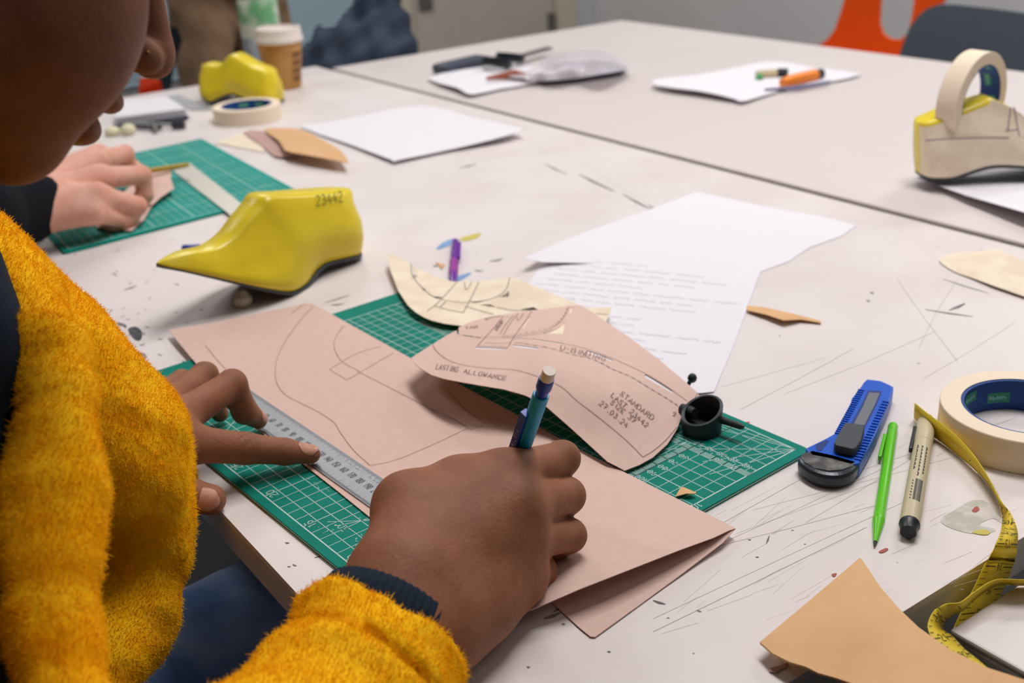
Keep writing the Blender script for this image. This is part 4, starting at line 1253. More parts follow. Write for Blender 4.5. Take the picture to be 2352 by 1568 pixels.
# crumb of putty by the yellow last
M['putty'] = mat('pale putty', (206, 196, 174), .8, c2=(190, 178, 152), scale=300, bump=.3, bscale=500)
c = P(560, 703, TOP)
V, Fc = nets(lambda p: smin(smin(ellip(p, c + [0, 0, .006], (.0092, .0078, .0070)), ellip(p, c + [.001, .001, .0125], (.0045, .004, .004)), .002), ellip(p, c + [-.003, .002, .011], (.003, .003, .0035)), .001), c - [.012, .012, .001], c + [.012, .012, .02], .0008)
tag(obj('putty_crumb', V, Fc, M['putty'], smooth=True), 'small lump of pale putty in front of the yellow last', 'putty')
tag(MB().tube([P(421, 569, TOP + .003), P(436, 570, TOP + .003), P(460, 566, TOP + .003)], [.0035, .004, .003], 16).build('pen_cap', mat('dark blue cap', (30, 50, 150), .4), origin=P(440, 570, TOP)), 'dark blue pen cap behind the pointed last', 'pen cap')

# pencil and ruler on the far mat
tag(MB().tube([P(330, 394, MATZ + .02), P(410, 382, MATZ + .018), P(432, 378, MATZ + .017)], [.0036, .0036, .0030], 8).build('pencil', mat('yellow pencil paint', (170, 142, 40), .45), autosmooth=30), 'yellow pencil in the pale hand over the far mat', 'pencil')
slab([P(u, v, MATZ + .002) for u, v in ((398, 392), (436, 374), (576, 484), (542, 503))], .001, 'steel_ruler', M['steel_shine'], None)
tag(bpy.data.objects['steel_ruler.001'] if 'steel_ruler.001' in bpy.data.objects else COL.objects[-1], 'shiny steel ruler lying across the far teal mat', 'ruler')
single('pink_offcut', *sheet([(330, 400), (372, 388), (394, 392), (392, 410), (400, 432), (370, 452), (350, 470), (330, 505), (302, 530), (222, 522), (240, 480)], TPS([(330, 400, MATZ + .012), (394, 392, MATZ + .013), (400, 432, MATZ + .01), (302, 530, MATZ + .003), (222, 522, MATZ + .003), (350, 470, MATZ + .006)]), 16), M['pink'],
       'small pink card piece held by the pale hand', 'card', solid=.0005)
# ================================================================ FAR END OF THE TABLES
# paper coffee cup
M['cup'] = mat('kraft paper cup', (200, 152, 92), .6, c2=(180, 132, 74), scale=25, spec=.3); M['cup_lid'] = mat('white cup lid', (232, 220, 212), .4); M['cup_print'] = mat('brown cup print', (120, 84, 52), .7)
cb = P(655, 201, TOP)
cu = thing('coffee_cup', 'brown paper coffee cup with white lid at the far table end', 'cup', cb)
cpm = MB(); toc = CAM - cb; a0 = math.atan2(toc[1], toc[0])
for k in range(5):
    for j in range(4):
        an = a0 + .55 + .13 * k; z = .014 + j * .014
        V = []
        for i in range(3):
            for h in (z, z + .010): V.append(cb + np.array([(.0302 + .0105 * h / .085) * math.cos(an + i * .05), (.0302 + .0105 * h / .085) * math.sin(an + i * .05), h]))
        cpm.add(V, [(0, 1, 3, 2), (2, 3, 5, 4)])
MB().lathe([(.028, 0), (.030, .0015), (.0402, .085), (.041, .087)], cb, np.eye(3), 48).build('cup_body', M['cup'], cu, autosmooth=40, extra=[(cpm, M['cup_print'])])
MB().lathe([(.0405, .082), (.0435, .083), (.0438, .089), (.0420, .091), (.0415, .100), (.0395, .107), (.036, .108), (.035, .104), (.001, .104)], cb, np.eye(3), 48).build('lid', M['cup_lid'], cu, autosmooth=40)

# notebook, instruments
M['navy_cover'] = mat('navy cover', (36, 46, 72), .5); M['wire'] = mat('spiral wire', (150, 150, 156), .35, .8); M['grey_metal'] = mat('grey metal', (150, 150, 150), .35, .8); M['dark_metal'] = mat('dark metal', (70, 74, 80), .4, .6)
nb = thing('notebook', 'open spiral notebook with navy cover at the far left', 'notebook', P(340, 250, TOP))
pg = [P(u, v, TOP + .017) for u, v in ((268, 232), (382, 221), (428, 250), (262, 272))]
slab(pg, .011, 'pages', M['paper'], nb); slab([p - [0, 0, .011] for p in [pg[0], pg[1], pg[2] * 1.0 + (pg[2] - pg[1]) * .06, pg[3] + (pg[3] - pg[0]) * .06]], .004, 'cover', M['navy_cover'], nb)
sw = MB()
for i in range(24):
    q = pg[3] + (pg[2] - pg[3]) * (.03 + i * .04); e = (pg[0] - pg[3]) / np.linalg.norm(pg[0] - pg[3])
    sw.lathe([(.0045, -.0005), (.0055, -.0005), (.0055, .0005), (.0045, .0005)], q + e * .003 - [0, 0, .003], frame(pg[2] - pg[3]), 12, closed=True)
sw.build('spiral_binding', M['wire'], nb)
dv = thing('drawing_compass', 'grey metal drawing compass lying before the spiral notebook', 'compass', P(350, 288, TOP))
MB().tube([P(262, 286, TOP + .006), P(330, 284, TOP + .006), P(400, 287, TOP + .007)], [.002, .003, .003], 12).build('leg', M['grey_metal'], dv); MB().tube([P(262, 291, TOP + .004), P(330, 294, TOP + .005), P(370, 292, TOP + .006)], [.002, .003, .004], 12).build('leg', M['dark_metal'], dv)
MB().tube([P(396, 287, TOP + .007), P(424, 284, TOP + .008)], .007, 16).build('hinge_head', M['dark_metal'], dv); MB().tube([P(352, 284, TOP + .008), P(358, 296, TOP + .008)], .004, 12).build('adjusting_screw', M['grey_metal'], dv)
slab([P(u, v, TOP + .002) for u, v in ((372, 222), (410, 217), (486, 250), (440, 252))], .0015, 'steel_square', mat('grey plastic', (176, 178, 180), .4), None)
tag(COL.objects[-1], 'grey metal set square left of the flat tape roll', 'set square')
c = P(278, 310, TOP)
V, Fc = nets(lambda p: smin(ellip(p, c + [-.01, .008, .006], (.012, .012, .008)), ellip(p, c + [.01, -.008, .008], (.012, .011, .009)), .004), c - [.04, .04, .002], c + [.04, .04, .025], .0015)
tag(obj('eraser', V, Fc, mat('cream eraser', (232, 224, 190), .7), smooth=True), 'cream eraser lump just right of the chin', 'eraser')
c = P(58, 556, TOP)
tag(MB().tube([c + [-.02, .01, .008], c + [0, 0, .008], c + [.012, -.006, .008]], [.006, .008, .006], 16).build('marker_pen', M['black_plastic'], origin=c), 'black marker end beside the yellow shoulder', 'marker')

# clear bag, scissors and pencil case on the far table
M['bag'] = mat('clear plastic bag', (226, 220, 228), .18, spec=.6, alpha=.72, bump=.5, bscale=25); M['bag_dark'] = mat('dark bag contents', (92, 88, 108), .6)
bo = [(1160, 176), (1190, 168), (1235, 150), (1262, 122), (1300, 119), (1375, 117), (1420, 134), (1448, 155), (1430, 162), (1380, 170), (1320, 180), (1240, 186), (1200, 180)]
zt = TPS([(1160, 176, 0.7650), (1262, 122, 0.7690), (1375, 117, 0.7720), (1448, 155, 0.7710), (1320, 180, 0.7670), (1240, 186, 0.7650), (1300, 150, 0.7930), (1380, 145, 0.7900), (1240, 165, 0.7820)])
V, Fc = sheet([tuple(q) for q in spline(bo, 2, True)], zt, 10)
bg = thing('plastic_bag', 'clear plastic bag lying on crumpled paper, far table', 'bag', P(1300, 160, FT))
obj('bag_film', V, Fc, M['bag'], bg, smooth=True)
V, Fc = sheet([(1215, 176), (1300, 140), (1400, 140), (1440, 154), (1430, 163), (1320, 180), (1250, 186)], .764, 30)
obj('contents', V, Fc, M['bag_dark'], bg, solid=.004)
tag(MB().tube([P(1118, 180, FT + .012), P(1180, 170, FT + .012), P(1215, 178, FT + .010)], [.003, .008, .007], 12).build('paint_brush', mat('reddish handle', (160, 84, 60), .5)), 'reddish brush sticking out of the plastic bag', 'brush')
c0, c1 = P(1008, 160, FT + .01), P(1112, 136, FT + .01)
tag(MB().box((c0 + c1) / 2, (np.linalg.norm(c1 - c0), .045, .018), frame((0, 0, 1), c1 - c0)).build('pencil_case', mat('dark slate case', (66, 72, 88), .5), bevel=.007), 'dark slate pencil case left of the crumpled paper', 'pencil case')
ss = thing('scissors', 'black handled scissors behind the clear plastic bag', 'scissors', P(1165, 138, FT))
for (u, v) in ((1142, 142), (1172, 132)):
    cc_ = P(u, v, FT + .018); MB().lathe([(.016, -.007), (.026, -.007), (.028, 0), (.026, .007), (.016, .007)], cc_, frame((0.25, .1, 1)), 32, closed=True).build('handle', M['black_plastic'], ss, autosmooth=40)
b0, b1 = P(1185, 130, FT + .016), P(1262, 113, FT + .012)
MB().box((b0 + b1) / 2, (np.linalg.norm(b1 - b0), .018, .006), frame((0, 0, 1), b1 - b0)).build('blade', M['grey_metal'], ss, bevel=.002)
# pens on the far sheet
og = thing('orange_marker', 'orange highlighter with black end on the far white sheet', 'marker', P(1840, 184, FT))
a, b = P(1797, 190, FT + .011), P(1872, 172, FT + .011)
MB().tube([a, a + (b - a) * .2, b], [.007, .0095, .0095], 20).build('barrel', mat('orange plastic', (252, 140, 40), .4), og, autosmooth=40); MB().tube([b, b + (b - a) * .2], [.009, .008], 20).build('cap', M['black_plastic'], og, label='black cap')
bm_ = thing('beige_marker', 'beige pen with green end and black cap on the far white sheet', 'pen', P(1780, 170, FT))
a, b = P(1738, 172, FT + .009), P(1786, 168, FT + .009)
MB().tube([a, b], .0075, 16).build('barrel', M['beige_pen'], bm_, autosmooth=40); MB().tube([b, P(1810, 168, FT + .009)], .008, 16).build('cap', M['black_plastic'], bm_, label='black cap'); MB().tube([P(1737, 178, FT + .007), P(1752, 178, FT + .007)], .006, 12).build('end', mat('green end', (70, 160, 90), .5), bm_, label='green end')
tag(MB().tube([P(1756, 206, FT + .006), P(1830, 202, FT + .006), P(1905, 189, FT + .006)], [.002, .004, .003], 12).build('slate_pen', mat('slate pen', (120, 120, 150), .5)), 'slim slate pen in front of the orange marker', 'pen')

# water bottle on the far end
M['water'] = mat('clear bottle', (214, 224, 230), .1, trans=.75, ior=1.2, spec=.5); M['label_green'] = mat('green bottle label', (110, 176, 124), .6, c2=(214, 222, 206), scale=22, mixlo=.45, mixhi=.6)
wb = P(613, 190, TOP); wb = wb + (P(613, 172, TOP) - wb) * 1.0
bt = thing('water_bottle', 'clear water bottle with green label behind the coffee cup', 'bottle', wb)
MB().lathe([(.030, 0), (.036, .003), (.037, .02), (.036, .05), (.037, .08), (.037, .17), (.034, .2), (.02, .235), (.0135, .25), (.0135, .265)], wb, np.eye(3), 40).build('bottle_body', M['water'], bt, autosmooth=50)
MB().lathe([(.0375, .075), (.0378, .076), (.0378, .145), (.0375, .146)], wb, np.eye(3), 40, cap=False).build('label', M['label_green'], bt, smooth=True); MB().lathe([(.0155, .252), (.0155, .274), (.014, .276)], wb, np.eye(3), 24).build('cap', M['label_green'], bt)

# ================================================================ CHAIRS
M['orange'] = mat('orange plastic shell', (255, 98, 24), .45, spec=.4); M['grey_shell'] = mat('slate grey shell', (100, 110, 120), .5, spec=.4); M['navy_fab'] = mat('navy padded fabric', (52, 66, 86), .8, c2=(40, 52, 70), scale=9, bump=.3, bscale=25)


def rayplane(p0, n):
    p0 = np.asarray(p0, float); n = np.asarray(n, float)
    def f(u, v):
        r_ = ray(u, v); return CAM + r_ * ((n @ (p0 - CAM)) / (n @ r_))
    return f


def chair(name, label, back_ol, hole, p0, face, m, seat_c, seat_z=.46, sw_=.42, sd_=.40, bend=.03, group='plastic chairs around the tables'):
    """plastic shell chair: the backrest outline lies in an upright plane through p0, 'face' points to the sitter's front"""
    face = np.array([*face, 0.0]); face /= np.linalg.norm(face); lat = np.array([-face[1], face[0], 0])
    t = thing(name, label, 'chair', (*seat_c[:2], 0), group)
    f = rayplane(p0, face)
    loops = [back_ol] + ([hole] if hole else [])
    pts = []; edges = []
    P3 = lambda q: f(*q)
    L2 = []
    for L in loops:
        n0 = len(pts); q = [((P3(x) - p0) @ lat, P3(x)[2]) for x in L]; L2.append(q); pts += q; edges += [(n0 + i, n0 + (i + 1) % len(q)) for i in range(len(q))]
    xs = [p[0] for p in L2[0]]; zs_ = [p[1] for p in L2[0]]
    for gx in np.arange(min(xs), max(xs), .03):
        for gz in np.arange(min(zs_), max(zs_), .03):
            if inside((gx, gz), L2[0]) and not (hole and inside((gx, gz), L2[1])): pts.append((gx, gz))
    r_ = delaunay_2d_cdt([Vector(p) for p in pts], edges, [], 0, 1e-4)
    V2 = [(v.x, v.y) for v in r_[0]]; Fc = []
    for fc in r_[2]:
        cx = sum(V2[i][0] for i in fc) / 3; cz = sum(V2[i][1] for i in fc) / 3
        if inside((cx, cz), L2[0]) and not (hole and inside((cx, cz), L2[1])): Fc.append(tuple(fc))
    xm = (min(xs) + max(xs)) / 2; hw_ = (max(xs) - min(xs)) / 2
    V = [np.asarray(p0) * [1, 1, 0] + lat * x + face * (bend * ((x - xm) / hw_) ** 2) + [0, 0, z] for x, z in V2]
    n = len(V)
    E = set((fc[i], fc[(i + 1) % 3]) for fc in Fc for i in range(3))
    V2_ = V + [v - face * .009 for v in V]
    F2 = Fc + [tuple(i + n for i in reversed(fc)) for fc in Fc] + [(b_, a_, a_ + n, b_ + n) for a_, b_ in E if (b_, a_) not in E]
    obj('backrest', V2_, F2, m, t, autosmooth=40)
    sc_ = np.array([*seat_c[:2], 0]); Rf = np.stack([lat, face, np.array([0, 0, 1.0])], 1)
    sm = MB(); rings = []
    MB().prism(rrect(-sw_ / 2, -sd_ / 2, sw_ / 2, sd_ / 2, .07), seat_z - .012, seat_z, sc_, Rf).build('seat', m, t, bevel=.004)
    zb_ = min(zs_)
    if zb_ > seat_z + .02:
        cb_ = np.asarray(p0) * [1, 1, 0] + lat * xm
        MB().box((cb_ + sc_ - face * sd_ / 2) / 2 + [0, 0, (zb_ + seat_z) / 2], (.16, np.linalg.norm(cb_ - (sc_ - face * sd_ / 2)) + .02, zb_ - seat_z + .04), Rf).build('back_support', m, t, bevel=.01)
    for sx in (-1, 1):
        for sy in (-1, 1):
            MB().tube([sc_ + lat * sx * sw_ * .38 + face * sy * sd_ * .36 + [0, 0, seat_z - .012], sc_ + lat * sx * sw_ * .48 + face * sy * sd_ * .5], .011, 12).build('leg', M['metal_leg'], t)
    return t


X1 = 2.36
p0 = np.array([X1, 1.2, 0])
pc_ = rayplane(p0, (1, 0, 0))
zlow = lambda u, v: pc_(u, v)
oc = chair('orange_chair', 'orange plastic chair with oval hole in its back, behind the far table',
           [(1955, -60), (1943, 0), (1935, 30), (1922, 69), (1908, 88), (1893, 99), (1880, 106), (1878, 160), (2090, 190), (2110, 120), (2135, 60), (2178, 0), (2200, -60), (2195, -110), (2150, -140), (2020, -140), (1965, -110)],
           [(2022, 10), (2020, 55), (2028, 78), (2045, 90), (2066, 92), (2085, 78), (2094, 50), (2102, 0), (2102, -30), (2090, -46), (2050, -46), (2030, -30)], p0, (-1, -.25), M['orange'], (2.13, pc_(2040, 50)[1] + .0))
p0 = np.array([1.86, .9, 0]); pg_ = rayplane(p0, (1, 0, 0))
gc = chair('grey_chair', 'slate grey plastic chair at the right end of the far table',
           [(2082, 200), (2084, 128), (2094, 95), (2106, 62), (2122, 36), (2140, 18), (2165, 8), (2200, 10), (2280, 20), (2352, 30), (2440, 42), (2500, 60), (2540, 100), (2560, 160), (2565, 260), (2090, 250)], None, p0, (-1, .0), M['grey_shell'], (1.70, pg_(2300, 100)[1]))
# chairs beyond the table's left end
p0 = np.array([.42, 2.25, 0])
chair('orange_chair', 'red-orange chair beyond the table end under the nose', [(318, 300), (322, 205), (326, 180), (345, 172), (354, 185), (362, 230), (372, 300)], None, p0, (.2, -1), mat('red orange plastic', (226, 66, 30), .5), (p0[0] + .02, 2.08), sw_=.3)
M['dark_shell'] = mat('near black shell', (30, 40, 48), .5)
# dark office chair near it: post + back
p0 = np.array([.66, 2.75, 0])
chair('black_chair', 'black chair standing between the trousers and the red-orange chair', [(352, 300), (362, 205), (368, 130), (376, 62), (400, 60), (410, 90), (398, 150), (392, 205), (392, 300)], None, p0, (0, -1), M['dark_shell'], (.66, 2.58), sw_=.2, sd_=.3)

# dark padded jacket over a chair
c = D(815, 150, 2.62)
jf, jd = RM[0], RM[1]
def bl(u, v, d, r): return D(u, v, d), r
jb = [bl(740, 140, 2.60, .085), bl(720, 200, 2.6, .1), bl(760, 90, 2.62, .055), bl(815, 120, 2.58, .10), bl(830, 55, 2.64, .07), bl(870, 15, 2.62, .075), bl(890, -60, 2.62, .085), bl(900, 75, 2.60, .085), bl(880, 150, 2.58, .11), bl(925, 150, 2.62, .05), bl(800, 210, 2.58, .14), bl(880, 230, 2.6, .12), bl(850, -30, 2.66, .06)]
def jfn(p):
    d = None
    for q, r_ in jb:
        e = np.linalg.norm(p - q, axis=-1) - r_ * .62
        d = e if d is None else smin(d, e, .05)
    s = (np.sin(p @ (jf * 62 + jd * 20)) * np.sin(p @ (jd * 55 - jf * 33)) + .6 * np.sin(p @ (jf * 95 + jd * 80)))
    return d + s * .007
allc = np.array([q for q, _ in jb])
V, Fc = nets(jfn, allc.min(0) - .16, allc.max(0) + .16, .012)
tag(obj('padded_jacket', V, Fc, M['navy_fab'], smooth=True), 'dark navy padded jacket slumped beyond the table end', 'jacket')
jp = allc.mean(0)
ch = thing('jacket_chair', 'dark chair hidden under the navy padded jacket', 'chair', (jp[0] + .05, jp[1] + .1, 0))
MB().box((jp[0] + .05, jp[1] + .1, .44), (.4, .36, .03)).build('seat', M['dark_shell'], ch, bevel=.01)
MB().box((jp[0] - .02, jp[1] + .16, .56), (.22, .02, .24)).build('backrest', M['dark_shell'], ch, bevel=.01)
for sx in (-1, 1):
    for sy in (-1, 1): MB().tube([(jp[0] + .05 + sx * .17, jp[1] + .1 + sy * .15, .43), (jp[0] + .05 + sx * .19, jp[1] + .1 + sy * .17, 0)], .012, 10).build('leg', M['metal_leg'], ch)

# pale blue window blind on the back wall
M['blind'] = mat('pale blue blind', (176, 202, 214), .7); M['window_frame'] = mat('white frame', (226, 224, 222), .5)
wa, wc = on_back(250, 200), on_back(802, -80)
wn = thing('window_1', None, None, ((wa[0] + wc[0]) / 2, BW - .03, wa[2])); wn['kind'] = 'structure'
mb = MB(); z = wa[2]
while z < wa[2] + 1.1:
    mb.box(((wa[0] + wc[0]) / 2, BW - .03, z), (wc[0] - wa[0], .03, .018), frame((0, .5, 1), (1, 0, 0))); z += .024
mb.build('blind', M['blind'], wn)
MB().box(((wa[0] + wc[0]) / 2, BW - .008, wa[2] + .55), (wc[0] - wa[0] + .1, .015, 1.25)).build('window_frame', M['window_frame'], wn)
# ================================================================ PEOPLE
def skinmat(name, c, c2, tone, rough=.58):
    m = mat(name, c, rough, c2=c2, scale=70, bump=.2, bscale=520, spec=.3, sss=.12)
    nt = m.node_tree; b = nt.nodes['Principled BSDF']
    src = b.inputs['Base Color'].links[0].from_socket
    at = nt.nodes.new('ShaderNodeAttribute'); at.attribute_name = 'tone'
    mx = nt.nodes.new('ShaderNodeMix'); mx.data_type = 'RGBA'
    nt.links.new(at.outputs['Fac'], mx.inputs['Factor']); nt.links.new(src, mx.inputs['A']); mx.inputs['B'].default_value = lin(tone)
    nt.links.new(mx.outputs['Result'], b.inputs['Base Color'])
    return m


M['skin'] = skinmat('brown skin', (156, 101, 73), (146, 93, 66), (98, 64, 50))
M['skin_pale'] = skinmat('pale skin', (226, 172, 152), (220, 160, 140), (206, 120, 100))
M['nail'] = mat('fingernail', (196, 142, 120), .3, spec=.5, c2=(206, 152, 128), scale=200)
M['nail_tip'] = mat('nail edge', (222, 190, 150), .35)
M['hair'] = mat('black hair', (22, 18, 18), .6, bump=.6, bscale=500)


def fleece(name, c, c2):
    m = mat(name, c, .95, c2=c2, scale=55, spec=.1, sheen=.5, bump=.35, bscale=260)
    return m


M['fleece'] = fleece('mustard fleece', (255, 200, 30), (250, 184, 16))
M['navy_knit'] = mat('navy knit', (34, 44, 58), .9, spec=.15, bump=.35, bscale=350)
M['denim'] = mat('blue denim', (122, 160, 220), .85, c2=(176, 200, 238), scale=14, spec=.1, bump=.2, bscale=900)
M['black_knit'] = mat('black knit', (22, 24, 30), .9, spec=.15, bump=.3, bscale=400)
M['tan_cloth'] = mat('tan twill', (176, 146, 118), .9, c2=(156, 128, 102), scale=8, spec=.1, bump=.5, bscale=12)
M['shoe'] = mat('dark shoe leather', (40, 36, 36), .5)

H = lambda u, v, h: P(u, v, TOP + h / 100.0)


def joint_mesh(parts, name, m, parent, tones=()):
    """several pieces of one continuous body, each grown at its own fineness, linked as ONE mesh"""
    VV = []; FF = []; n = 0
    for fn, lo, hi, h, it in parts:
        V, Fc = nets(fn, lo, hi, h)
        if it: V = relax(V, Fc, it)
        VV.append(V); FF.append(Fc + n); n += len(V)
    V = np.concatenate(VV); Fc = np.concatenate(FF)
    o = obj(name, V, Fc, m, parent, smooth=True)
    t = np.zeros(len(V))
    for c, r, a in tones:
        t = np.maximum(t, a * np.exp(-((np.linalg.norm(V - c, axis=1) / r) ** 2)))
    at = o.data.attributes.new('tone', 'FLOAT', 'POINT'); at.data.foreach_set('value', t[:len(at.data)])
    return o


def bounds(J, pad=.012):
    A = np.array([np.asarray(p) for p, r in J]); r = max(r for p, r in J)
    return A.min(0) - r - pad, A.max(0) + r + pad


def nail(parent, tip, back, up, hw, l, rt, rb, label=None, shift=.30):
    """curved plate hugging a fingertip of radius rt (rb further back), facing 'up'"""
    tip = np.asarray(tip); back = np.asarray(back)
    d = tip - back; L = np.linalg.norm(d); d = d / L
    up = np.asarray(up, float); up = up - d * (up @ d); up /= np.linalg.norm(up); s_ = np.cross(up, d)
    V = []; nu, nv = 13, 11
    for i in range(nu):
        a = i / (nu - 1)
        x0 = l * (a - 1 + shift)
        wid = hw * (.86 + .14 * math.sin(math.pi * a)) * (1 - .30 * max(0, (a - .8) / .2) ** 2) * (1 - .22 * max(0, (.2 - a) / .2) ** 2)
        for j in range(nv):
            b_ = -1 + 2 * j / (nv - 1)
            x = x0 - l * .14 * b_ * b_ * (1 if a > .5 else -1) * abs(a - .5) * 2
            r = rt + (rb - rt) * max(0, -x) / L
            y = b_ * wid
            hgt = math.sqrt(max(r * r - y * y, r * r * .1)) - (max(0, x) ** 2) / (2 * rt) * .9 + .0004
            V.append(tip + d * x + s_ * y + up * hgt)
    Fc = [(i * nv + j, i * nv + j + 1, (i + 1) * nv + j + 1, (i + 1) * nv + j) for i in range(nu - 1) for j in range(nv - 1)]
    return obj('fingernail', *plate(V, Fc, up, .0005), M['nail'], parent, smooth=True, label=label)


def plate(V, Fc, up, t):
    V = np.array(V); n = len(V)
    E = set((f[i], f[(i + 1) % 4]) for f in Fc for i in range(4))
    return np.concatenate([V, V - up * t]), list(Fc) + [tuple(i + n for i in reversed(f)) for f in Fc] + [(b, a, a + n, b + n) for a, b in E if (b, a) not in E]


def crease(p, d, c, ax, side, k=3, gap=.0026, w=.0007, dep=.0007, spread=.008):
    """fine folds across a knuckle"""
    ax = ax / np.linalg.norm(ax)
    q = p - c; s = q @ ax
    m = np.exp(-(np.linalg.norm(q - side * .008, axis=-1) / spread) ** 2)
    for i in range(k):
        o = (i - (k - 1) / 2) * gap
        d = d + dep * m * np.exp(-((s - o - .0006 * np.sin((q @ np.cross(ax, side)) * 900 + i * 2)) / w) ** 2)
    return d


# ---------------------------------------------------------------- the person in mustard fleece
pr = thing('person', 'person in mustard fleece bending over the table, pencilling along a steel ruler', 'person', (-.30, .22, 0))

# right hand, closed around the pencil
R_ = {}
wr0 = H(905, 1345, 5.0); wr1 = H(1012, 1444, 2.8)
th = [(H(918, 1300, 5.6), .0180), (H(938, 1165, 6.6), .0165), (H(1050, 1116, 6.6), .0140), (H(1140, 1100, 5.4), .0120), (H(1190, 1120, 3.4), .0105), (H(1185, 1150, 1.8), .008)]
ix = [(H(1160, 1098, 6.9), .0140), (H(1292, 1052, 6.0), .0098), (H(1262, 1120, 3.0), .0085), (H(1200, 1165, 1.2), .0068)]
md = [(H(1185, 1165, 6.2), .0138), (H(1302, 1138, 4.4), .0102), (H(1262, 1195, 2.2), .0088), (H(1205, 1210, 1.2), .0072)]
rg_ = [(H(1190, 1235, 4.6), .0130), (H(1308, 1229, 2.5), .0093), (H(1262, 1262, 1.3), .0082), (H(1212, 1265, 1.1), .0070)]
lt = [(H(1170, 1305, 3.2), .0125), (H(1238, 1312, 1.5), .0095), (H(1205, 1335, 1.1), .0080), (H(1170, 1330, 1.1), .0068)]
hy = [(wr1, .0180), (H(1094, 1392, 2.6), .0180), (H(1188, 1330, 2.2), .0150)]
WRD = depth((wr0 + wr1) / 2)
print('wrist depth', WRD)
fore_R = [((wr0 + wr1) / 2, .025), (D(815, 1560, WRD - .035), .028), (D(600, 1840, WRD - .10), .036), (np.array([-.20, 0.0, .82]), .044)]


def hand_R(p):
    palm = cone(p, wr0, ix[0][0], .0165, .0150)
    for a, J in ((.34, md), (.62, rg_), (.85, lt)):
        palm = smin(palm, cone(p, wr0 + (wr1 - wr0) * a, J[0][0], .0185, J[0][1] + .0012), .012)
    palm = smin(palm, chain(p, th[:3], .01), .02)
    palm = smin(palm, chain(p, hy, .01), .014)
    palm = smin(palm, cone(p, fore_R[0][0], fore_R[1][0], .0240, .028), .02)
    palm = smin(palm, cone(p, wr0, fore_R[1][0], .016, .022), .02); palm = smin(palm, cone(p, wr1, fore_R[1][0], .0155, .022), .02)
    d = palm
    for J in (ix, md, rg_, lt):
        d = smin(d, smin(chain(p, J, .0035), palm, .009), .0016)
    d = smin(d, smin(chain(p, th[2:], .004), palm, .01), .0016)
    return d


loR, hiR = bounds(ix + md + rg_ + lt + th + hy + fore_R[:1] + [((wr0 + wr1) / 2, .03), (D(880, 1500, .5), .03)])

# left hand, pressing the ruler
iL = [(H(418, 1018, 4.2), .0128), (H(562, 1029, 2.6), .0104), (H(655, 1037, 1.75), .0087), (H(714, 1043, 1.25), .0064)]
mL = [(H(402, 968, 4.9), .0125), (H(533, 882, 5.2), .0100), (H(562, 944, 2.7), .0088), (H(593, 964, 1.35), .0066)]
rL = [(H(380, 935, 4.7), .0120), (H(470, 862, 4.8), .0094), (H(486, 922, 2.4), .0082), (H(505, 950, 1.2), .0062)]
lL = [(H(352, 922, 3.9), .0110), (H(418, 876, 3.6), .0084), (H(430, 922, 1.8), .0074), (H(445, 945, 1.0), .0056)]
tL = [(H(318, 1090, 4.4), .0150), (H(380, 1120, 2.6), .0125), (H(430, 1136, 1.5), .0108), (H(484, 1147, .9), .0098)]
wL = H(270, 1075, 5.4)
fore_L = [(wL, .026), (np.array([-.12, .52, .86]), .036), (np.array([-.22, .50, .93]), .044)]


def hand_L(p):
    palm = None
    for J in (iL, mL, rL, lL):
        q = cone(p, wL + (J[0][0] - H(395, 970, 4.6)) * .55, J[0][0], .0170, J[0][1] + .0010)
        palm = q if palm is None else smin(palm, q, .012)
    palm = smin(palm, cone(p, wL, tL[0][0], .018, .0150), .015)
    palm = smin(palm, cone(p, fore_L[0][0], fore_L[1][0], .026, .036), .02)
    d = palm
    for J in (iL, mL, rL, lL):
        d = smin(d, smin(chain(p, J, .0035), palm, .008), .0015)
    d = smin(d, smin(chain(p, tL, .004), palm, .010), .0016)
    UPL = np.array([0, 0, 1.0]) - RM[2] * .4
    d = crease(p, d, iL[1][0], iL[2][0] - iL[1][0], UPL, 5, .0026, dep=.0013, w=.0006)
    d = crease(p, d, iL[2][0], iL[3][0] - iL[2][0], UPL, 2, .0024, dep=.0005, spread=.006)
    d = crease(p, d, tL[2][0], tL[3][0] - tL[2][0], -RM[2], 3, .0024, dep=.0005)
    return d


loL, hiL = bounds(iL + mL + rL + lL + tL + [(wL, .03)])

# head in its own frame: x to the face, y to the person's left, z to the crown (metres)
hx = RM[0] * .90 + RM[1] * .43 + RM[2] * .80; hx /= np.linalg.norm(hx)
hz = RM[0] * .43 - RM[1] * .90 + RM[2] * .02; hz -= hx * (hz @ hx); hz /= np.linalg.norm(hz)
hy_ = np.cross(hz, hx)
HR = np.stack([hx, hy_, hz], 1)
NOSE = np.array([.122, 0, -.029])
HO = D(394, 158, .52) - HR @ NOSE


def hp(x, y, z): return HO + HR @ (np.array([x, y, z]) / 100.0)


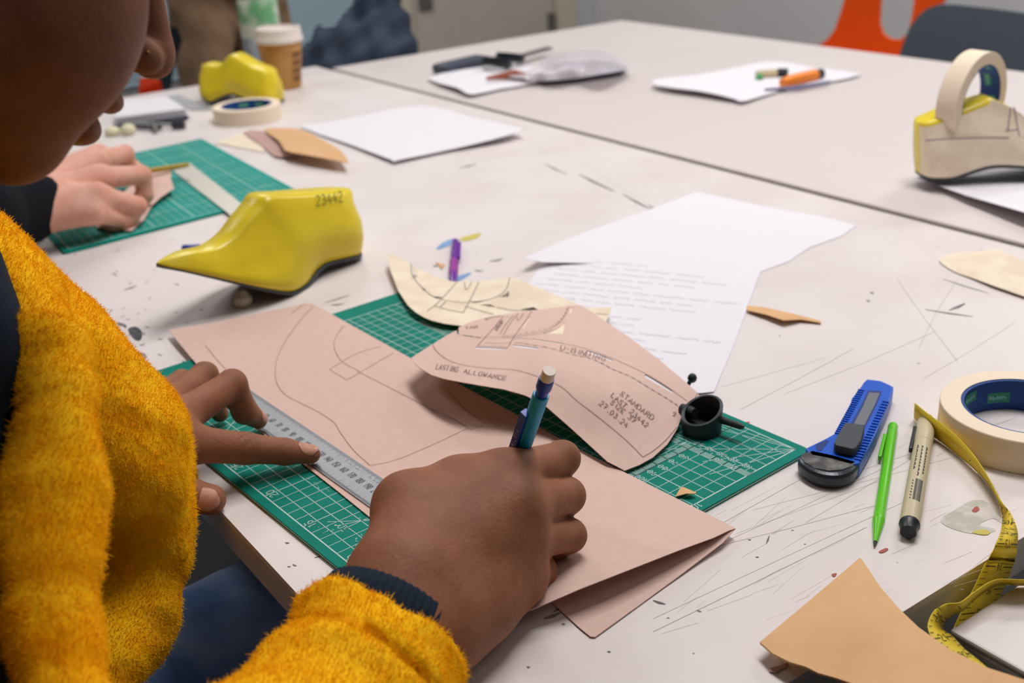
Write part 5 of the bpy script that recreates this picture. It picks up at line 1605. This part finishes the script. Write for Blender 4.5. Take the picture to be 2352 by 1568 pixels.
def head_f(p):
    q = (p - HO) @ HR * 100.0
    q = q.copy(); q[..., 1] = np.abs(q[..., 1])
    e = lambda c, r: ellip(q, c, r)
    d = e((-1.0, 0, 3.2), (9.6, 7.4, 8.6))
    d = smin(d, e((3.4, 0, -2.6), (6.0, 5.8, 7.2)), 2.5)
    d = smin(d, e((5.5, 4.1, -4.2), (3.9, 3.2, 5.0)), 1.6)          # cheeks
    d = smin(d, cone(q, (0, 5.3, -5.2), (6.6, 2.5, -8.6), 2.3, 2.2), 1.6)   # jaw
    d = smin(d, e((7.4, 0, -8.7), (1.9, 2.3, 1.5)), 1.2)          # chin
    d = smin(d, e((8.2, 2.8, 2.2), (1.2, 3.0, 1.0)), .9)            # brow
    d = smin(d, e((8.0, 0, -4.6), (1.6, 2.9, 2.2)), 1.4)            # muzzle
    d = smin(d, cone(q, (8.8, 0, .8), (10.9, 0, -2.4), .75, 1.0), .7)      # nose
    d = smin(d, e((11.2, 0, -2.9), (1.0, 1.15, .95)), .45)
    d = smin(d, e((10.2, 1.35, -3.15), (1.15, .75, .85)), .3)        # wings
    d = smax(d, -e((10.6, .75, -4.0), (.7, .42, .55)), .15)          # nostril
    d = smin(d, e((9.55, 0, -5.55), (1.25, 2.4, .80)), .22)        # lips
    d = smin(d, e((9.15, 0, -7.15), (1.35, 2.15, .95)), .22)
    d = smax(d, -e((10.3, 0, -6.25), (.9, 2.6, .12)), .12)
    d = smax(d, -e((8.9, 3.1, .5), (1.3, 1.7, 1.0)), .9)             # eye socket
    d = smin(d, e((7.7, 3.1, .35), (1.25, 1.25, 1.2)), .25)         # closed lid
    ear = smin(ellip(q, (-.6, 7.3, -.8), (1.6, .7, 2.9)), ellip(q, (-.2, 7.1, -2.8), (1.0, .7, 1.2)), .5)
    ear = smax(ear, -ellip(q, (-.3, 7.9, -.6), (.9, .6, 1.9)), .3)
    d = smin(d, ear, .5)
    d = smin(d, cone(q, (-2.5, 0, -4), (-7.5, 0, -15), 5.6, 6.0), 2.0)      # neck
    return d / 100.0


cs = np.array([hp(x, y, z) for x in (-13, 13) for y in (-9, 9) for z in (-13, 13)])
neck_end = hp(-8, 0, -16)
SHL, SHR = np.array([-.25, .43, .98]), np.array([-.34, .03, .98])
TC = np.array([-.36, .24, .84])


def torso_f(p):
    d = cone(p, neck_end, (SHL + SHR) / 2 + [-.03, 0, -.02], .058, .075)
    d = smin(d, cone(p, SHL, SHR, .052, .052), .03)
    d = smin(d, ellip(p, TC, (.075, .135, .20)), .03)
    d = smin(d, ellip(p, (-.36, .24, .60), (.08, .14, .10)), .03)
    for sh, J in ((SHL, fore_L), (SHR, fore_R)):
        d = smin(d, cone(p, sh, J[-1][0], .050, .043), .03)
        for i in range(len(J) - 1, 0, -1): d = smin(d, cone(p, J[i][0], J[i - 1][0], J[i][1] * .92, J[i - 1][1] * .92), .01)
    return d


tones = [(J[1][0], .011, .75) for J in (ix, md, rg_, iL, mL, rL)] + [(J[2][0], .008, .5) for J in (iL, mL)] + [(J[0][0] + [0, 0, .012], .011, .35) for J in (ix, md, rg_)] + [(hp(9.6, 0, -6.3), .018, .75), (hp(0, 0, 0), .30, .55)]  # last entry darkens the whole head, standing in for shade on the face
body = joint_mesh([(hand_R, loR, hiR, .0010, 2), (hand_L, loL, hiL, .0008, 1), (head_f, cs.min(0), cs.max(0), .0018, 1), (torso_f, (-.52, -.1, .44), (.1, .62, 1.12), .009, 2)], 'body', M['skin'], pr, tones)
nail(body, iL[3][0], iL[2][0], np.array([0, 0, 1.0]) - RM[2] * .35, .0054, .0140, iL[3][1], iL[2][1])
nail(body, mL[3][0], mL[2][0], np.array([.25, -.1, .55]) + RM[0] * .55, .0054, .0130, mL[3][1], mL[2][1])
nail(body, tL[3][0], tL[2][0], -RM[2] * 1.0 + RM[0] * .15 + np.array([0, 0, .1]), .0074, .0165, tL[3][1], tL[2][1], 'pink thumbnail')
# nose stud, eyelashes, hair
sp = MB(); c = hp(10.3, -2.05, -3.0); sp.lathe([(.0001, -.001), (.0009, -.0006), (.0012, 0), (.0009, .0006), (.0001, .001)], c, np.eye(3), 12); sp.build('nose_stud', mat('brass stud', (120, 84, 40), .3, .8), pr, smooth=True)
for sy in (-1, 1):
    el = MB()
    for k in range(16):
        y = sy * (2.0 + k * .15); b0 = hp(8.75 - .12 * abs(k - 8) * .3, y, -.15)
        el.tube([b0, hp(9.3 - .03 * abs(k - 8), y * 1.01, -.35), hp(9.85 - .05 * abs(k - 8), y * 1.02, -.2)], [.0003, .00022, .00008], 5)
    el.build('eyelashes', M['hair'], pr)


def hair_f(p):
    q = (p - HO) @ HR * 100.0
    d = ellip(q, (-1.5, 0, 3.6), (10.3, 8.2, 9.2))
    d = np.maximum(d, -(q @ np.array([-.75, 0, .66]) - 1.2))
    return d / 100.0


V, Fc = nets(hair_f, cs.min(0) - .02, cs.max(0) + .02, .004)
obj('hair', V, Fc, M['hair'], pr, smooth=True)

# ---- clothing
slv = [(D(893, 1428, WRD - .004), .0390), (D(822, 1580, WRD - .036), .0405), (D(635, 1865, WRD - .10), .049), (np.array([-.20, 0.0, .83]), .062), (SHR, .075)]
axR = slv[0][0] - slv[1][0]; axR /= np.linalg.norm(axR)
cut_n = axR * .8 + (RM[0] * .54 - RM[1] * .84) * .35; cut_n /= np.linalg.norm(cut_n)
cutR = D(884, 1418, WRD - .018)


def wob(p, a=.0018, s=1.0):
    x, y, z = p[..., 0] * s, p[..., 1] * s, p[..., 2] * s
    return a * (np.sin(x * 91 + y * 40) * np.sin(y * 77 - z * 55) + .6 * np.sin(z * 133 + x * 60) * np.sin(y * 140 + x * 31) + .35 * np.sin(x * 260 + z * 210) * np.sin(y * 290 - x * 120))


slL = [(D(385, 1118, .705), .0430), (D(245, 1040, .66), .0445), (D(40, 880, .63), .053), (D(-190, 720, .61), .062), (SHL + [0.0, 0, -.03], .07)]
drape = [(D(345, 1100, .70), .026), (D(338, 1240, .69), .026), (D(300, 1400, .67), .026), (D(215, 1520, .64), .024), (D(150, 1620, .62), .026)]
panel = [(D(10, 690, .60), .026), (D(100, 830, .55), .020), (D(128, 930, .52), .0155), (D(122, 1050, .50), .0165), (D(116, 1135, .49), .0195), (D(121, 1214, .485), .0185), (D(127, 1306, .48), .0165), (D(122, 1421, .475), .0170), (D(138, 1510, .47), .0155), (D(150, 1640, .46), .014), (np.array([-.22, .13, .68]), .02), (np.array([-.33, .17, .60]), .04)]
back = [(D(-60, 700, .62), .05), (D(-40, 760, .60), .045)]


def jacket_f(p):
    w = wob(p)
    main = chain(p, slv, .02)
    roll = cone(p, cutR - cut_n * .022 + (slv[0][0] - cutR) * .0, cutR - cut_n * .012, .0440, .0435)
    ctr = slv[0][0]
    r1 = cone(p, ctr - axR * .006, ctr + axR * .006, .0450, .0435)
    r2 = chain(p, [(ctr - axR * .034, .0375)] + slv[1:], .02)
    right = smin(r1, r2, .0015)
    sm_ = (p - cutR) @ cut_n + .026 + .004 * np.sin((p @ RM[0]) * 60)
    right = right + .0055 * np.exp(-(sm_ / .0026) ** 2)
    right = smax(right, (p - cutR) @ cut_n, .010)
    right = smax(right, -cone(p, ctr - axR * .02, ctr + axR * .08, .0335, .0335), .006)
    left = chain(p, slL, .03)
    left = smin(left, chain(p, drape, .02), .035)
    left = smax(left, (p - D(441, 1090, .705)) @ (RM[0] * .97 + RM[2] * .25), .014)
    left = smin(left, chain(p, panel, .012), .012)
    bk = smin(cone(p, SHL, SHR, .085, .085), ellip(p, TC + [-.035, 0, 0], (.10, .185, .25)), .05)
    bk = smax(bk, (p - (TC + [.02, 0, 0])) @ np.array([1.0, 0, 0]), .02)
    d = smin(np.minimum(left, right), bk, .02)
    return d + w


V, Fc = nets(jacket_f, (-.56, -.10, .50), (.08, .62, 1.09), .0032)
V = relax(V, Fc, 1)
jk = obj('fleece_jacket', V, Fc, M['fleece'], pr, smooth=True)
# navy rib cuff under the fleece
rings = []
cr0 = slv[0][0] + axR * (((cutR - slv[0][0]) @ cut_n) / (axR @ cut_n))
n_ = frame(cut_n)
for h, r in ((-.025, .0365), (.002, .0380), (.0105, .0368), (.0118, .0350), (.0105, .0330), (-.025, .0320)):
    rings.append([cr0 + n_[:, 2] * h + (n_[:, 0] * math.cos(a) + n_[:, 1] * math.sin(a)) * (r + .0005 * math.sin(a * 60)) for a in np.linspace(0, math.tau, 240, endpoint=False)])
MB().loft(rings, cap=False).build('rib_cuff', M['navy_knit'], pr, smooth=True)


def shirt_f(p):
    d = ellip(p, TC + [.0, 0, 0], (.115, .165, .25))
    d = smin(d, chain(p, [(D(-205, 640, .56), .044), (D(-135, 860, .54), .042), (D(-160, 1130, .53), .042), (D(-150, 1350, .52), .044), (D(-60, 1640, .51), .046)], .02), .06)
    d = smin(d, cone(p, SHL, SHR, .070, .070), .06)
    d = smin(d, ellip(p, (-.36, .24, .62), (.125, .18, .12)), .04)
    return d + wob(p, .002, .35)


V, Fc = nets(shirt_f, (-.52, -.08, .52), (.05, .55, 1.10), .006)
obj('navy_shirt', V, Fc, M['navy_knit'], pr, smooth=True)


def jeans_f(p):
    d = ellip(p, (-.36, .24, .56), (.13, .185, .13))
    for y0, kx, ky in ((.33, .14, .46), (.15, .13, .10)):
        d = smin(d, chain(p, [((-.33, y0, .56), .088), ((kx, ky, .565), .064), ((kx - .04, ky, .10), .050)], .03), .03)
    return d + wob(p, .004, .35)


V, Fc = nets(jeans_f, (-.52, 0, .05), (.28, .56, .71), .008)
obj('jeans', V, Fc, M['denim'], pr, smooth=True)
for ky in (.46, .10):
    V, Fc = nets(lambda p: smin(ellip(p, (.16, ky, .045), (.13, .046, .045)), cone(p, (.10, ky, .06), (.10, ky, .12), .045, .045), .02), (0, ky - .08, 0), (.32, ky + .08, .15), .006)
    obj('shoe', V, Fc, M['shoe'], pr, smooth=True)

# short loose pile of the fleece
vg = jk.vertex_groups.new(name='pile')
inv = np.array([v.co for v in jk.data.vertices]) + ROOT[pr.name]
uv = np.array([proj(q) for q in inv]); dz = (inv - CAM) @ RM[2]
vis = np.where((dz > .2) & (uv[:, 0] > -60) & (uv[:, 0] < 1200) & (uv[:, 1] > 380) & (uv[:, 1] < 1640))[0]
vg.add([int(i) for i in vis], 1.0, 'REPLACE')
md_ = jk.modifiers.new('pile', 'PARTICLE_SYSTEM')
ps = md_.particle_system; st_ = ps.settings
st_.type = 'HAIR'; st_.count = 90000; st_.hair_step = 3; st_.hair_length = .0016
st_.use_advanced_hair = True; st_.brownian_factor = .0012; st_.length_random = .5; st_.normal_factor = .0 + st_.normal_factor
st_.root_radius = .16; st_.tip_radius = .04; st_.radius_scale = .0022; st_.display_step = 2; st_.render_step = 2
ps.vertex_group_density = 'pile'
st_.emit_from = 'FACE'; st_.use_emit_random = True; st_.use_even_distribution = True
st_.material = 1

# ---- mechanical pencil in the right hand
tip = P(1141, 1200, MATZ + .0035)
best = None
for d_ in np.linspace(.50, .80, 301):
    q = D(1262, 851, d_); e = abs(np.linalg.norm(q - tip) - .145)
    if q[2] > .8 and (best is None or e < best[0]): best = (e, q)
top = best[1]
M['cyan'] = mat('light blue plastic', (30, 170, 222), .3, spec=.5); M['royal'] = mat('dark blue plastic', (22, 62, 176), .3, spec=.5); M['eraser'] = mat('white eraser', (252, 240, 226), .8); M['white_print'] = mat('white print', (190, 200, 226), .6)
mp = thing('mechanical_pencil', 'blue mechanical pencil with white eraser held upright in the right hand', 'pencil', tip)
at_ = lambda t: top + (tip - top) * t
r = .0041
ud = CAM - top; pd_ = (tip - top) / np.linalg.norm(tip - top); ud -= pd_ * (ud @ pd_); ud /= np.linalg.norm(ud); ls = -RM[0] - pd_ * (-RM[0] @ pd_); ls /= np.linalg.norm(ls)
MB().tube([at_(.0), at_(.004), at_(.07)], [r * .80, r * .88, r * .88], 24).build('eraser', M['eraser'], mp, autosmooth=40)
MB().tube([at_(.045), at_(.05), at_(.095), at_(.10), at_(.105), at_(.16)], [r * 1.0, r * 1.04, r * 1.04, r * .88, r * .84, r * .84], 24).build('ferrule', M['royal'], mp, autosmooth=40)
MB().tube([at_(.135), at_(.14), at_(.86), at_(.90)], [r * 1.0, r * 1.1, r * 1.1, r * .9], 24).build('barrel', M['cyan'], mp, autosmooth=40)
MB().tube([at_(.90), at_(.97), at_(.995)], [r * .9, r * .4, r * .1], 16).build('tip_cone', M['royal'], mp, autosmooth=40)
cl = at_(.24) * .5 + at_(.50) * .5 + ls * .0048 + ud * .0012
Rc = frame(ud * .8 + ls * .6, pd_)
ex_ = MB(); Lc = np.linalg.norm(at_(.24) - at_(.50))
write(ex_, 'velocity', lambda x, y: cl + Rc[:, 0] * (.004 - x * .0028 + .008) + Rc[:, 1] * (y * .0024 - .001) + Rc[:, 2] * .0023, .0004, up=Rc[:, 2], center=False)
MB().box(cl, (Lc, .0042, .0042), Rc).build('clip', M['royal'], mp, label='dark blue clip', extra=[(ex_, M['white_print'])])

# ---------------------------------------------------------------- the person with pale hands
pp2 = thing('person', 'person in black sleeve with pale hand drawing on the far teal mat', 'person', (-.30, 1.05, 0))
w2 = H(95, 462, 5.0)
F2 = {'ix': [(H(212, 372, 6.4), .0135), (H(288, 352, 5.2), .0105), (H(300, 392, 2.8), .0090), (H(318, 408, 1.6), .0075)],
      'md': [(H(228, 408, 6.0), .0135), (H(326, 402, 4.6), .0112), (H(334, 448, 2.2), .0095), (H(300, 470, 1.4), .0080)],
      'rg': [(H(225, 450, 5.0), .0130), (H(316, 472, 2.8), .0102), (H(300, 500, 1.5), .0088), (H(270, 505, 1.2), .0075)],
      'lt': [(H(212, 488, 3.6), .0120), (H(286, 505, 1.5), .0090), (H(262, 516, 1.0), .0080), (H(240, 514, 1.0), .0070)]}
T2 = [(H(130, 400, 5.0), .017), (H(225, 355, 4.2), .0135), (H(290, 372, 2.4), .011), (H(325, 396, 1.6), .009)]
f2 = [(w2, .027), (H(-70, 500, 6.5), .034), (np.array([-.22, 1.0, .90]), .042)]


def hand_2(p):
    palm = None
    for J in F2.values():
        q = cone(p, w2 + (J[0][0] - H(220, 425, 5.2)) * .5, J[0][0], .019, J[0][1] + .001)
        palm = q if palm is None else smin(palm, q, .012)
    palm = smin(palm, cone(p, w2, f2[1][0], .027, .034), .02)
    d = palm
    for J in list(F2.values()) + [T2]: d = smin(d, smin(chain(p, J, .004), palm, .009), .0018)
    return d


def torso_2(p):
    d = cone(p, (-.38, 1.12, 1.08), (-.40, 1.12, 1.0), .055, .07)
    d = smin(d, ellip(p, (-.34, 1.12, 1.20), (.10, .076, .125)), .02)
    d = smin(d, cone(p, (-.252, 1.12, 1.21), (-.225, 1.12, 1.175), .010, .014), .012)
    d = smin(d, ellip(p, (-.250, 1.12, 1.135), (.014, .024, .008)), .006)
    for e_ in (-1, 1): d = smax(d, -ellip(p, (-.236, 1.12 + e_ * .033, 1.215), (.016, .018, .011)), .010)
    d = smin(d, cone(p, (-.38, .95, .98), (-.38, 1.30, .98), .06, .06), .05)
    d = smin(d, ellip(p, (-.39, 1.12, .75), (.10, .15, .25)), .05)
    d = smin(d, chain(p, [((-.36, .96, .97), .048), f2[2], f2[1]], .02), .03)
    d = smin(d, chain(p, [((-.36, 1.30, .97), .048), ((-.2, 1.36, .80), .04), ((-.06, 1.32, .80), .03)], .02), .03)
    return d


J2 = [j for J in F2.values() for j in J] + T2 + [(w2, .03)]
lo2, hi2 = bounds(J2)
joint_mesh([(hand_2, lo2, hi2, .0022, 2), (torso_2, (-.52, .86, .48), (0, 1.44, 1.36), .007, 1)], 'body', M['skin_pale'], pp2, [(J[1][0], .012, .6) for J in F2.values()])
cn2 = (H(200, 430, 5) - w2); cn2 /= np.linalg.norm(cn2); cp2 = H(108, 462, 4.6)


def sleeve_2(p):
    d = chain(p, [(H(112, 463, 4.8), .0325), (H(40, 480, 5.2), .0360), (H(-70, 500, 6.8), .043), (np.array([-.22, 1.0, .90]), .052), (np.array([-.36, .96, .97]), .066)], .02)
    d = smax(d, (p - cp2) @ cn2, .006)
    d = smin(d, cone(p, (-.38, .95, .98), (-.38, 1.30, .98), .07, .07), .05)
    d = smin(d, ellip(p, (-.39, 1.12, .75), (.12, .17, .26)), .05)
    d = smin(d, chain(p, [((-.36, 1.30, .97), .06), ((-.2, 1.36, .80), .05), ((-.08, 1.33, .80), .04)], .02), .03)
    return d + wob(p, .0015, .5)


V, Fc = nets(sleeve_2, (-.56, .84, .46), (.14, 1.46, 1.10), .006)
obj('black_sweater', V, Fc, M['black_knit'], pp2, smooth=True)
V, Fc = nets(lambda p: np.maximum(ellip(p, (-.355, 1.12, 1.225), (.108, .085, .125)), -(p - np.array([-.33, 1.12, 1.20])) @ np.array([-.8, 0, .6])), (-.5, 1.0, 1.05), (-.2, 1.24, 1.4), .008)
obj('hair', V, Fc, mat('brown hair', (84, 62, 46), .7, bump=.5, bscale=300), pp2, smooth=True)
V, Fc = nets(lambda p: smin(ellip(p, (-.39, 1.12, .54), (.13, .17, .12)), smin(chain(p, [((-.36, 1.04, .54), .085), ((.06, 1.02, .55), .062), ((.02, 1.02, .02), .05)], .03), chain(p, [((-.36, 1.20, .54), .085), ((.06, 1.24, .55), .062), ((.02, 1.24, .02), .05)], .03), .01), .03), (-.56, .9, 0), (.2, 1.36, .70), .010)
obj('trousers', V, Fc, M['black_knit'], pp2, smooth=True)

# ---------------------------------------------------------------- person standing behind in tan trousers
pb = D(478, 100, 3.15); bx, by = pb[0], pb[1]
lt_ = RM[0] * [1, 1, 0]; lt_ /= np.linalg.norm(lt_); fw = np.array([lt_[1], -lt_[0], 0])
p3 = thing('person', 'person standing in tan trousers beyond the far table end', 'person', (bx, by, 0))
o3 = np.array([bx, by, 0]) + lt_ * .06


def b3(a, f, z): return o3 + lt_ * a + fw * f + [0, 0, z]


def legs_f(p):
    d = ellip(p - b3(0, 0, .92), (0, 0, 0), (.16, .12, .14), np.stack([lt_, fw, [0, 0, 1]], 1))
    d = smin(d, chain(p, [(b3(-.065, .02, .88), .095), (b3(-.062, .05, .50), .068), (b3(-.05, .04, .07), .058)], .03), .04)
    d = smin(d, chain(p, [(b3(.085, -.04, .88), .090), (b3(.085, -.06, .50), .062), (b3(.09, -.06, .07), .055)], .03), .03)
    return d + wob(p, .006, .35)


mn, mxx = o3 - [.35, .35, 0], o3 + [.35, .35, 1.1]
V, Fc = nets(legs_f, mn, mxx, .012)
obj('tan_trousers', V, Fc, M['tan_cloth'], p3, smooth=True)


def top_f(p):
    d = smin(ellip(p - b3(0, 0, 1.22), (0, 0, 0), (.19, .12, .28), np.stack([lt_, fw, [0, 0, 1]], 1)), cone(p, b3(-.17, 0, 1.40), b3(.17, 0, 1.40), .06, .06), .05)
    for s_ in (-1, 1): d = smin(d, chain(p, [(b3(s_ * .19, 0, 1.40), .06), (b3(s_ * .24, .0, 1.12), .048), (b3(s_ * .16, .15, 1.0), .038)], .02), .02)
    return d


def body3(p):
    d = ellip(p - b3(0, 0, 1.62), (0, 0, 0), (.078, .098, .12), np.stack([lt_, fw, [0, 0, 1]], 1))
    d = smin(d, cone(p, b3(0, -.01, 1.53), b3(0, -.01, 1.38), .052, .06), .02)
    d = smin(d, ellip(p - b3(0, .10, 1.60), (0, 0, 0), (.014, .02, .02)), .01)
    d = smin(d, cone(p, b3(0, 0, 1.40), b3(0, 0, .9), .1, .09), .05)
    for s_ in (-1, 1): d = smin(d, chain(p, [(b3(s_ * .19, 0, 1.38), .04), (b3(s_ * .24, .0, 1.12), .036), (b3(s_ * .16, .15, 1.0), .028), (b3(s_ * .10, .20, .97), .028)], .02), .02)
    return d


joint_mesh([(body3, o3 + [-.4, -.4, .75], o3 + [.4, .4, 1.78], .014, 1)], 'body', M['skin_pale'], p3)
V, Fc = nets(top_f, o3 + [-.4, -.4, .85], o3 + [.4, .4, 1.52], .014)
obj('dark_top', V, Fc, M['black_knit'], p3, smooth=True)
for a, f in ((-.05, .06), (.09, -.04)):
    V, Fc = nets(lambda p: ellip(p - b3(a, f + .03, .045), (0, 0, 0), (.045, .13, .045), np.stack([lt_, fw, [0, 0, 1]], 1)), b3(a, f, .0) - [.2, .2, .01], b3(a, f, .0) + [.2, .2, .1], .012)
    obj('shoe', V, Fc, M['shoe'], p3, smooth=True)
# ================================================================ LIGHT
def area(name, loc, tgt, sx, sy, power, col=(1, 1, 1)):
    l = bpy.data.lights.new(name, 'AREA'); l.shape = 'RECTANGLE'; l.size = sx; l.size_y = sy; l.energy = power; l.color = col
    o = bpy.data.objects.new(name, l); COL.objects.link(o); o.location = loc
    o.rotation_euler = (Vector(tgt) - Vector(loc)).to_track_quat('-Z', 'Y').to_euler()
    return o


area('ceiling_light', (.85, .55, 2.72), (.85, .55, 0), .35, 1.3, 34, (1, .975, .97))
area('ceiling_light', (1.4, 3.3, 2.72), (1.4, 3.3, 0), .4, 1.5, 24, (1, .975, .965))
area('ceiling_light', (-.7, 2.7, 2.72), (-.7, 2.7, 0), .4, 1.5, 14, (1, .975, .965))
area('ceiling_light', (3.05, 1.0, 2.72), (3.3, 1.0, 0), .4, 1.5, 34, (1, .975, .97))
area('ceiling_light', (.9, -1.1, 2.72), (.9, -1.1, 0), .35, 1.2, 4, (1, .96, .92))
w = bpy.data.worlds.new('room_air'); scn.world = w; w.use_nodes = True
w.node_tree.nodes['Background'].inputs['Color'].default_value = (.86, .89, .95, 1)
w.node_tree.nodes['Background'].inputs['Strength'].default_value = .05
